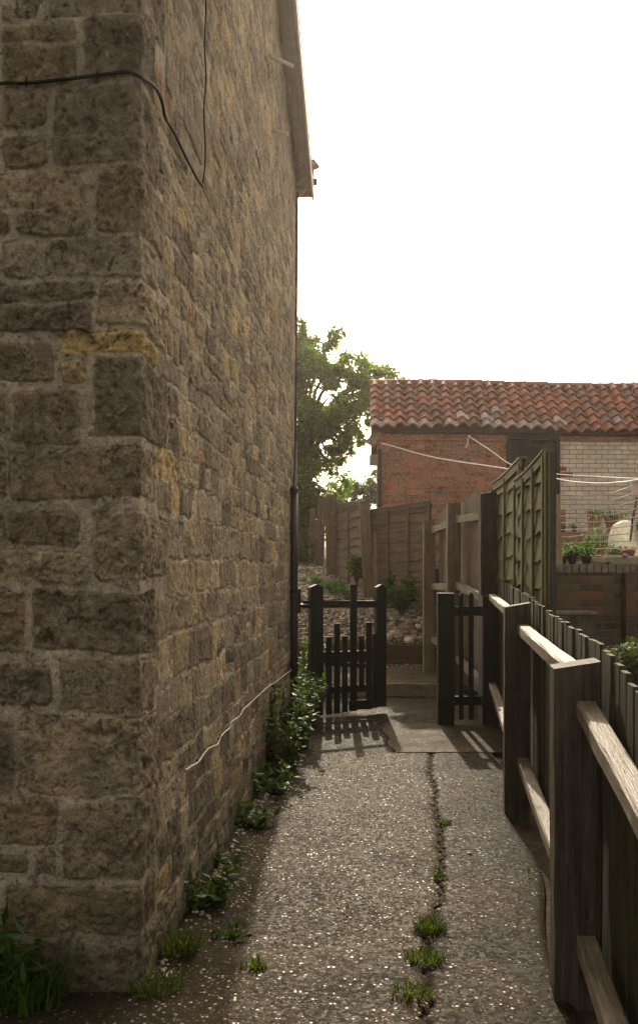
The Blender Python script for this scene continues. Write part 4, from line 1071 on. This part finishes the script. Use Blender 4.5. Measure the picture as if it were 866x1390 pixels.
weed('low_weed', gp(300, 1200), .07, .12, 9, .03, 'tiny sprig creeping out beside the dark leafy weed')
grass('grass_tuft', wallp(1290, .06), .12, .2, 150, 'long pale grass tuft at the near foot of the side wall')
grass('grass_tuft', wallp(1345, .06), .09, .2, 100, 'nearest grass growing at the corner of the house')
grass('grass_tuft', gp(345, 1312), .04, .10, 80, 'small grass patch on the path beside the crack at the bottom')
weed('low_weed', gp(313, 1270), .03, .08, 9, .02, 'tiny weed rosette on the path near the grass tuft')
pl = front(-5, 1215, .08); pl.z = 0
weed('dark_weed', V(front(8, 1300, .07).x, front(8, 1300, .07).y, 0), .33, .2, 12, .026, 'dark spiky plant in front of the large stone blocks at the left edge', mat='leaf_weed', elong=4.2, dens=.7)
grass('grass_tuft', V(-1.02, 3.22, 0.0), .2, .28, 240, 'dark grass below the spiky plant at the left edge', mat='leaf_weed')
cg = 'green tufts growing in the path crack'
for (px, py, h_, sp_, nb, lab) in ((602, 1118, .035, .10, 110, 'furthest bright grass tuft in the path crack'), (597, 1190, .035, .07, 70, 'small tuft in the crack, midway between the furthest and the largest'), (584, 1262, .06, .13, 220, 'bushy bright tuft in the crack near the bottom'),
                                  (578, 1302, .045, .17, 200, 'largest spreading grass tuft at the near end of the crack'), (594, 1150, .015, .05, 30, 'tiniest speck of grass in the crack'), (560, 1350, .05, .16, 120, 'grass tuft at the nearest end of the crack')):
    grass('crack_grass', gp(px, py), h_, sp_, nb, lab, cg, 'leaf_grass', wd=.003)
# litter leaf
mb = MB(); p0 = gp(388, 1068)+V(0, 0, .02); leafmesh(mb, [p0, p0+V(.02, .01, .01)], .05); tag(mb.build('fallen_leaf', m_leaf('red_leaf', (.30, .07, .03), .3), None, origin=p0, colname='lcol'), 'small rust red fallen leaf below the bushiest weed', 'leaf')

for k_, (px, py) in enumerate(((262, 1262), (352, 1110), (560, 1180), (640, 1160), (716, 1190), (470, 1240), (668, 1075), (392, 1040))):
    p0 = gp(px, py)+V(0, 0, .012); mb = MB(); leafmesh(mb, [p0]*(1+k_ % 2), .022, elong=1.8)
    where = ('between the near grass tufts', 'at the wall foot below the bushy weed', 'left of the path crack', 'right of the path crack', 'close to the near fence post', 'in the middle of the sunlit path', 'beside the second fence post', 'under the edge of the bushy weed')[k_]
    tag(mb.build('dry_leaf', M['dry'], None, origin=p0, colname='lcol'), 'small dry brown leaf lying '+where, 'leaf', 'dry leaves on the path')
def bush(name, c, rx, ry, rz, n, lsize, label, cat='shrub', mat='leaf_dark', group=None, stemr=.02, clumps=None, shell=.55):
    c = Vector(c); t_ = thing(name, c-V(0, 0, rz), label, cat, group); ml = MB(); pts_ = []
    nc = clumps or 14; cl = []
    for k in range(nc):
        a = R.random()*6.283; ph = R.uniform(-1, 1); rr = R.uniform(.35, .85)
        cl.append((V(math.cos(a)*math.sqrt(1-ph*ph)*rr*rx, math.sin(a)*math.sqrt(1-ph*ph)*rr*ry, ph*rr*rz), R.uniform(.25, .45)))
    for k in range(n):
        q, s_ = R.choice(cl); v = V(R.gauss(0, 1), R.gauss(0, 1), R.gauss(0, 1)).normalized()*(R.random()**.4)*s_
        pts_.append(c+q+V(v.x*rx, v.y*ry, v.z*rz))
    leafmesh(ml, pts_, lsize, elong=1.5); ml.build('foliage', M[mat], t_, colname='lcol')
    ms = MB()
    for q, s_ in cl[:8]: tube(ms, [c-V(0, 0, rz), c-V(0, 0, rz*.4)+q*.4, c+q], [stemr, stemr*.6, stemr*.25], 5)
    ms.build('stem', M['bark'], t_); return t_
bush('ivy_shrub', P(546, 808, 13.85), .34, .3, .30, 1500, .042, 'dark green leafy shrub sprawling at the foot of the larger grey lap panel', mat='leaf_weed')
bush('ivy_shrub', P(527, 797, 14.2), .15, .15, .20, 450, .038, 'upright green sprig left of the sprawling shrub', mat='leaf_weed')
bush('ivy_shrub', P(484, 772, 15.3), .20, .2, .28, 800, .04, 'green shrub left of the leaning timber post', mat='leaf_weed')
bush('bank_plant', P(452, 795, 15.5), .36, .4, .13, 650, .03, 'soft low plants spread over the shingle bank behind the gate', mat='leaf_herb', group='low plants on the shingle bank')
bush('bank_plant', P(427, 790, 16.0), .28, .3, .12, 420, .03, 'pale low plant on the bank beside the downpipe', mat='leaf_herb', group='low plants on the shingle bank')
bush('bank_plant', P(470, 805, 14.9), .2, .2, .10, 350, .03, 'small green plant on the bank just above the gate top', mat='leaf_herb', group='low plants on the shingle bank')
bush('bank_plant', P(440, 870, 14.0), .4, .3, .16, 300, .03, 'green weeds low behind the gate pales', mat='leaf_weed', group='low plants on the shingle bank')
bush('hedge', P(408, 690, 21), .75, 1.5, 1.1, 3800, .07, 'dark hedge under the tree, beyond the shingle bank', mat='leaf_dark', cat='hedge', clumps=26)
bush('garden_shrub', P(412, 745, 19.5), .35, .6, .35, 900, .05, 'small dark bush below the hedge, left of the posts', mat='leaf_dark')

# potted shrub in dark tub
tb = thing('tub_shrub', P(858, 980, 7.6), 'round bright green shrub in a dark tub beyond the low picket fence', 'potted shrub')
c = P(864, 888, 7.6); mb = MB(); lathe(mb, (c.x, c.y, 0), [(.0, .0), (.20, .0), (.27, .62), (.29, .66), (.29, .70), (.26, .70), (.25, .62), (0, .62)], 20); mb.build('tub', M['tub'], tb, smooth=True)
ml = MB(); pts_ = []
for k in range(2600):
    v = V(R.gauss(0, 1), R.gauss(0, 1), R.gauss(0, 1)).normalized()*(R.random()**.25); v.z = abs(v.z)*1.0-.25 if R.random() < .8 else v.z
    pts_.append(V(c.x, c.y, .72)+V(v.x*.31, v.y*.31, v.z*.24))
leafmesh(ml, pts_, .024); ml.build('foliage', M['leaf_weed'], tb, colname='lcol')

# pots
def pot(px, ytop, ybot, wpx, Z, label, plant=None, mat='terracotta', ph=.12, group='clay pots in the garden', name='plant_pot', pmat='leaf_herb', psp=1.0):
    s_ = Z/F; r = wpx/2*s_; z0 = P(px, ybot, Z).z; h_ = (ybot-ytop)*s_; c = V(P(px, 0, Z).x, Z, z0)
    t_ = thing(name, c, label, 'plant pot', group); mb = MB()
    lathe(mb, c, [(0, .002), (r*.68, .002), (r*.90, h_*.72), (r*1.0, h_*.72), (r*1.02, h_), (r*.92, h_), (r*.88, h_*.9), (0, h_*.88)], 20); mb.build('pot', M[mat], t_)
    if plant:
        ml = MB(); pts_ = [c+V(R.gauss(0, r*.55*psp), R.gauss(0, r*.5), h_+abs(R.gauss(0, ph*.5))) for _ in range(plant)]
        leafmesh(ml, pts_, .022, elong=2); ml.build('foliage', M[pmat], t_, colname='lcol')
    return t_
pot(806.5, 698, 722, 20, 13.1, 'large clay pot of clipped herbs on the red brick ledge', 260, ph=.05)
pot(829, 704, 722, 17, 13.1, 'clay pot with a bushy spreading herb, right of the large clay pot', 420, ph=.10, psp=1.7)
pot(811, 743, 757, 21, 10.9, 'clay pot holding a loose leafy plant, lower down below the herb pots', 420, ph=.26, psp=1.3)
bpg = 'small black plastic pots'
pot(763, 714, 723, 9, 13.1, 'small black pot nearest the stake on the brick ledge', 0, 'blackplastic', group=bpg)
pot(778.5, 714, 722, 8.5, 13.1, 'small black pot between the stake and the clay pots', 30, 'blackplastic', group=bpg, ph=.03)
pot(765, 757, 766, 9, 9.75, 'black pot of seedlings beside the pale stake on the garden wall', 60, 'blackplastic', group=bpg, ph=.06)
pot(776, 755, 766, 14, 9.75, 'wide black pot of bushy seedlings on the garden wall', 260, 'blackplastic', group=bpg, ph=.12, psp=1.6)
pot(795, 755, 766, 14, 9.75, 'black pot of tall leafy seedlings, rightmost black pot on the garden wall', 260, 'blackplastic', group=bpg, ph=.14, psp=1.5)
pg2 = 'leafy garden plants behind the brick wall'
bush('garden_plant', P(778, 747, 10.4), .17, .2, .09, 600, .03, 'bright green plants just right of the stake', mat='leaf_herb', group=pg2)
bush('garden_plant', P(797, 742, 10.8), .08, .1, .14, 350, .03, 'taller yellowish plant left of the lower clay pot', mat='leaf_grass', group=pg2)
bush('garden_plant', P(842, 748, 10.3), .18, .2, .07, 420, .03, 'green plants in front of the cloudy cloche', mat='leaf_herb', group=pg2)
bush('flowering_bush', P(869, 716, 10.6), .11, .15, .22, 700, .03, 'bush with small pale yellow flowers at the right edge above the garden wall', mat='leaf_grass')
for (a, b, c_, d_, lab) in ((803, 828, 755.5, 765, 'thin pale stone slab lying on the garden wall'), (828, 880, 755, 769, 'thick pale stone block on the right end of the garden wall')):
    Zs = 9.66; mb = MB(); p0 = P(a, c_, Zs); p1 = P(b, c_, Zs)
    beam(mb, V(p0.x, Zs+.1, (P(0, c_, Zs).z+P(0, d_-1.5, Zs).z)/2), V(p1.x, Zs+.1, (P(0, c_, Zs).z+P(0, d_-1.5, Zs).z)/2), (d_-1.5-c_)/F*Zs, .2, (0, 0, 1), ch=.012, n=6, jit=.004)
    tag(mb.build('stone_slab', M['stonecap'], None, origin=p0), lab, 'stone slab', 'pale slabs on the garden wall')
ds = thing('clay_dish', P(852, 755, 9.72), 'shallow clay dish sitting on the pale stone block', 'dish'); c = P(852, 754.6, 9.75); mb = MB()
lathe(mb, c, [(0, 0), (.055, 0), (.07, .03), (.075, .045), (.07, .06), (.05, .072), (0, .075)], 20); mb.build('bowl', M['terracotta'], ds, smooth=True)
c = P(848, 754.8, 9.64); mb = MB(); lathe(mb, c, [(0, 0), (.034, 0), (.034, .018), (.022, .02), (.022, .012), (0, .012)], 16); tag(mb.build('lilac_lid', M['lilac'], None, origin=c), 'lilac plastic lid lying in front of the clay dish', 'lid')
# cloche
c = P(848, 757, 10.6); mb = MB(); prof = []
for k in range(15):
    t_ = k/14; prof.append((.205*(1-.38*t_**1.5) if t_ < .85 else .205*(1-.38*t_**1.5)*(1-((t_-.85)/.15)**2*.55), .42*t_))
prof.append((0, .43)); lathe(mb, c, prof, 40, .05); tag(mb.build('garden_cloche', M['film'], None, origin=c, smooth=True), 'crumpled cloudy plastic cloche standing behind the garden wall', 'cloche')
# stake, netting
st = thing('wooden_stake', P(755, 766, 9.72), 'pale sawn stake holding the wire netting beside the slim dark post', 'stake'); mb = MB(); beam(mb, P(759.5, 768, 9.72), P(756, 671, 9.72), .052, .035, (1, 0, 0), n=5, jit=.002); mb.build('pale_stake', M['stake'], st)
nt_ = thing('wire_netting', P(810, 760, 9.9), 'fine sagging wire netting stretched from the pale stake across the pots', 'netting'); mb = MB()
def netp(s_, t_):  # s 0..1 along x, t 0..1 up
    x = 753+s_*150; ytop = 672-13*s_+5*math.sin(s_*5); ybot = 764; y = ybot+(ytop-ybot)*t_+2.0*math.sin(s_*11+t_*3)*(.3+t_*.5); return P(x, y, 9.9+.05*math.sin(s_*9+t_*4))
for k in range(11):
    t_ = k/10; tube(mb, [netp(i/30, t_) for i in range(31)], .0042, 4, False)
for k in range(62): tube(mb, [netp((k+.2*R.random())/61, i/8) for i in range(9)], .0016, 3, False)
mb.build('mesh', M['wire'], nt_)
# container on a pole
pc = thing('pole_container', P(860, 715, 10.2), 'pale pink plastic container with grey lid on a leaning dark pole', 'container')
c = P(867, 675, 10.2); mb = MB(); lathe(mb, c, [(0, 0), (.075, 0), (.082, .02), (.082, .125), (0, .125)], 20); mb.build('tub', M['pinkish'], pc, smooth=False)
mb = MB(); lathe(mb, c+V(0, 0, .126), [(0, 0), (.088, 0), (.088, .05), (.07, .06), (0, .062)], 20); mb.build('lid', M['greycap'], pc)
mb = MB(); tube(mb, [P(855, 735, 10.2), P(858, 705, 10.2), P(864, 676, 10.2)], .012, 8); mb.build('pole', M['blackiron'], pc)

# ================================================================= TREES AND DISTANCE
def tree(name, base, label, clumps, nleaf, lsize, mat, trunk_top, tr=.18, group=None):
    base = Vector(base); t_ = thing(name, base, label, 'tree', group); ms = MB()
    tp = Vector(trunk_top); mid = base.lerp(tp, .5)+V(.1, 0, 0)
    tube(ms, [base-V(0, 0, .3), base.lerp(mid, .5), mid, tp], [tr*1.2, tr, tr*.8, tr*.5], 9)
    tot = sum(c[1]**2*1.0 for c in clumps); ml = MB(); pts_ = []
    for (c, r_) in clumps:
        c = Vector(c); m_ = tp.lerp(c, .5)+V(0, 0, -.2*R.random()); fork = mid.lerp(tp, R.uniform(.2, 1))
        tube(ms, [fork, m_, c], [tr*.35, tr*.2, tr*.06], 5)
        subs = [(c+V(R.gauss(0, 1), R.gauss(0, 1), R.gauss(0, .8))*r_*.55, r_*R.uniform(.22, .42)) for _ in range(9)]
        for q, s_ in subs[:5]: tube(ms, [c, (c+q)/2+V(0, 0, .05), q], [tr*.07, tr*.05, .008], 4, False)
        for k in range(int(nleaf*r_**2/tot)):
            q, s_ = R.choice(subs); v = V(R.gauss(0, 1), R.gauss(0, 1), R.gauss(0, 1)).normalized()*(R.random()**.45)*s_; v.z *= .75
            pts_.append(q+v)
    leafmesh(ml, pts_, lsize, elong=1.4); ml.build('crown', M[mat], t_, colname='lcol'); ms.build('trunk', M['bark'], t_, smooth=True)
    return t_
cl = []
for (px, py, Z, r_) in ((398, 500, 22, .9), (412, 462, 22, .55), (420, 505, 21.5, .7), (432, 492, 22, .6), (446, 500, 21.5, .55), (462, 505, 22, .6), (450, 535, 21.5, .7), (475, 540, 22, .65), (490, 520, 22, .55),
                        (508, 525, 22.5, .5), (517, 505, 22.8, .35), (495, 550, 22, .45), (470, 570, 22, .55), (445, 575, 22, .7), (425, 560, 21.5, .85), (415, 600, 22, .9), (440, 605, 22, .6), (462, 603, 22, .38), (478, 603, 22.2, .28),
                        (430, 635, 22, .6), (405, 650, 22, .9), (380, 560, 22.5, 1.2), (350, 600, 23, 1.2), (375, 480, 22.5, .8), (340, 520, 23, 1.1), (500, 515, 23.5, .4), (446, 628, 22, .4), (400, 452, 22, .4), (535, 512, 23, .22), (487, 585, 22.2, .2)):
    cl.append((P(px, py, Z), r_))
tree('broadleaf_tree', (P(405, 0, 22).x, 22, 1.7), 'large leafy tree with ragged crown behind the house corner, left of the barn', cl, 62000, .064, 'leaf_tree', P(410, 560, 22), .22)
cl = [(P(px, py, 34), r_) for px, py, r_ in ((470, 672, .5), (488, 668, .55), (500, 664, .55), (510, 668, .6), (480, 678, .6), (458, 680, .6), (440, 676, .7), (520, 672, .7))]
tree('distant_tree', (P(496, 0, 34).x, 34, 2.0), 'low sunlit bush seen between the tree and the barn corner', cl, 7000, .09, 'leaf_herb', P(496, 676, 34), .08)
mb = MB(); nx = 60
for k in range(nx):
    a0 = -260+k*520/nx; a1 = -260+(k+1)*520/nx; h_ = lambda x: 22+6*math.sin(x*.013+1)+3*math.sin(x*.05)
    rows_ = [(330, -.5), (420, .55), (520, 1.0), (640, .8)]
    for q in range(3):
        y0, f0 = rows_[q]; y1, f1 = rows_[q+1]
        mb.quad((a0, y0, h_(a0)*max(f0, 0)-.2), (a1, y0, h_(a1)*max(f0, 0)-.2), (a1, y1, h_(a1)*f1), (a0, y1, h_(a0)*f1))
struct('hill', mb, M['hill'], True)
mt = thing('distant_mast', P(481, 672, 300), 'tiny thin mast on the skyline between the tree and the barn', 'mast'); mb = MB(); tube(mb, [P(481, 675, 300), P(481, 660, 300), P(481, 648, 300)], [.5, .4, .3], 6); mb.build('pole', M['concrete'], mt)

# ================================================================= HAZE (bright, low sun in slightly misty air)
mb = MB(); slab(mb, (-1000, -1000), (1, 0), 2000, (0, 1), 2000, -1.2, 45)
hz = mb.build('haze', None, None) if False else None
me = bpy.data.meshes.new('haze'); me.from_pydata(mb.v, [], mb.f); me.update()
hz = bpy.data.objects.new('haze', me); COL.objects.link(hz); hz['kind'] = 'stuff'
import bmesh
bm = bmesh.new(); bm.from_mesh(me); bmesh.ops.remove_doubles(bm, verts=bm.verts, dist=.01); bmesh.ops.recalc_face_normals(bm, faces=bm.faces); bm.to_mesh(me); bm.free()
m = bpy.data.materials.new('misty_air'); m.use_nodes = True; t = m.node_tree; t.nodes.clear()
pv = N(t, 'ShaderNodeVolumePrincipled'); pv.inputs['Color'].default_value = (1, .90, .80, 1); pv.inputs['Density'].default_value = .0010; pv.inputs['Anisotropy'].default_value = .8
o_ = N(t, 'ShaderNodeOutputMaterial'); L(t, pv.outputs[0], o_.inputs['Volume']); me.materials.append(m)
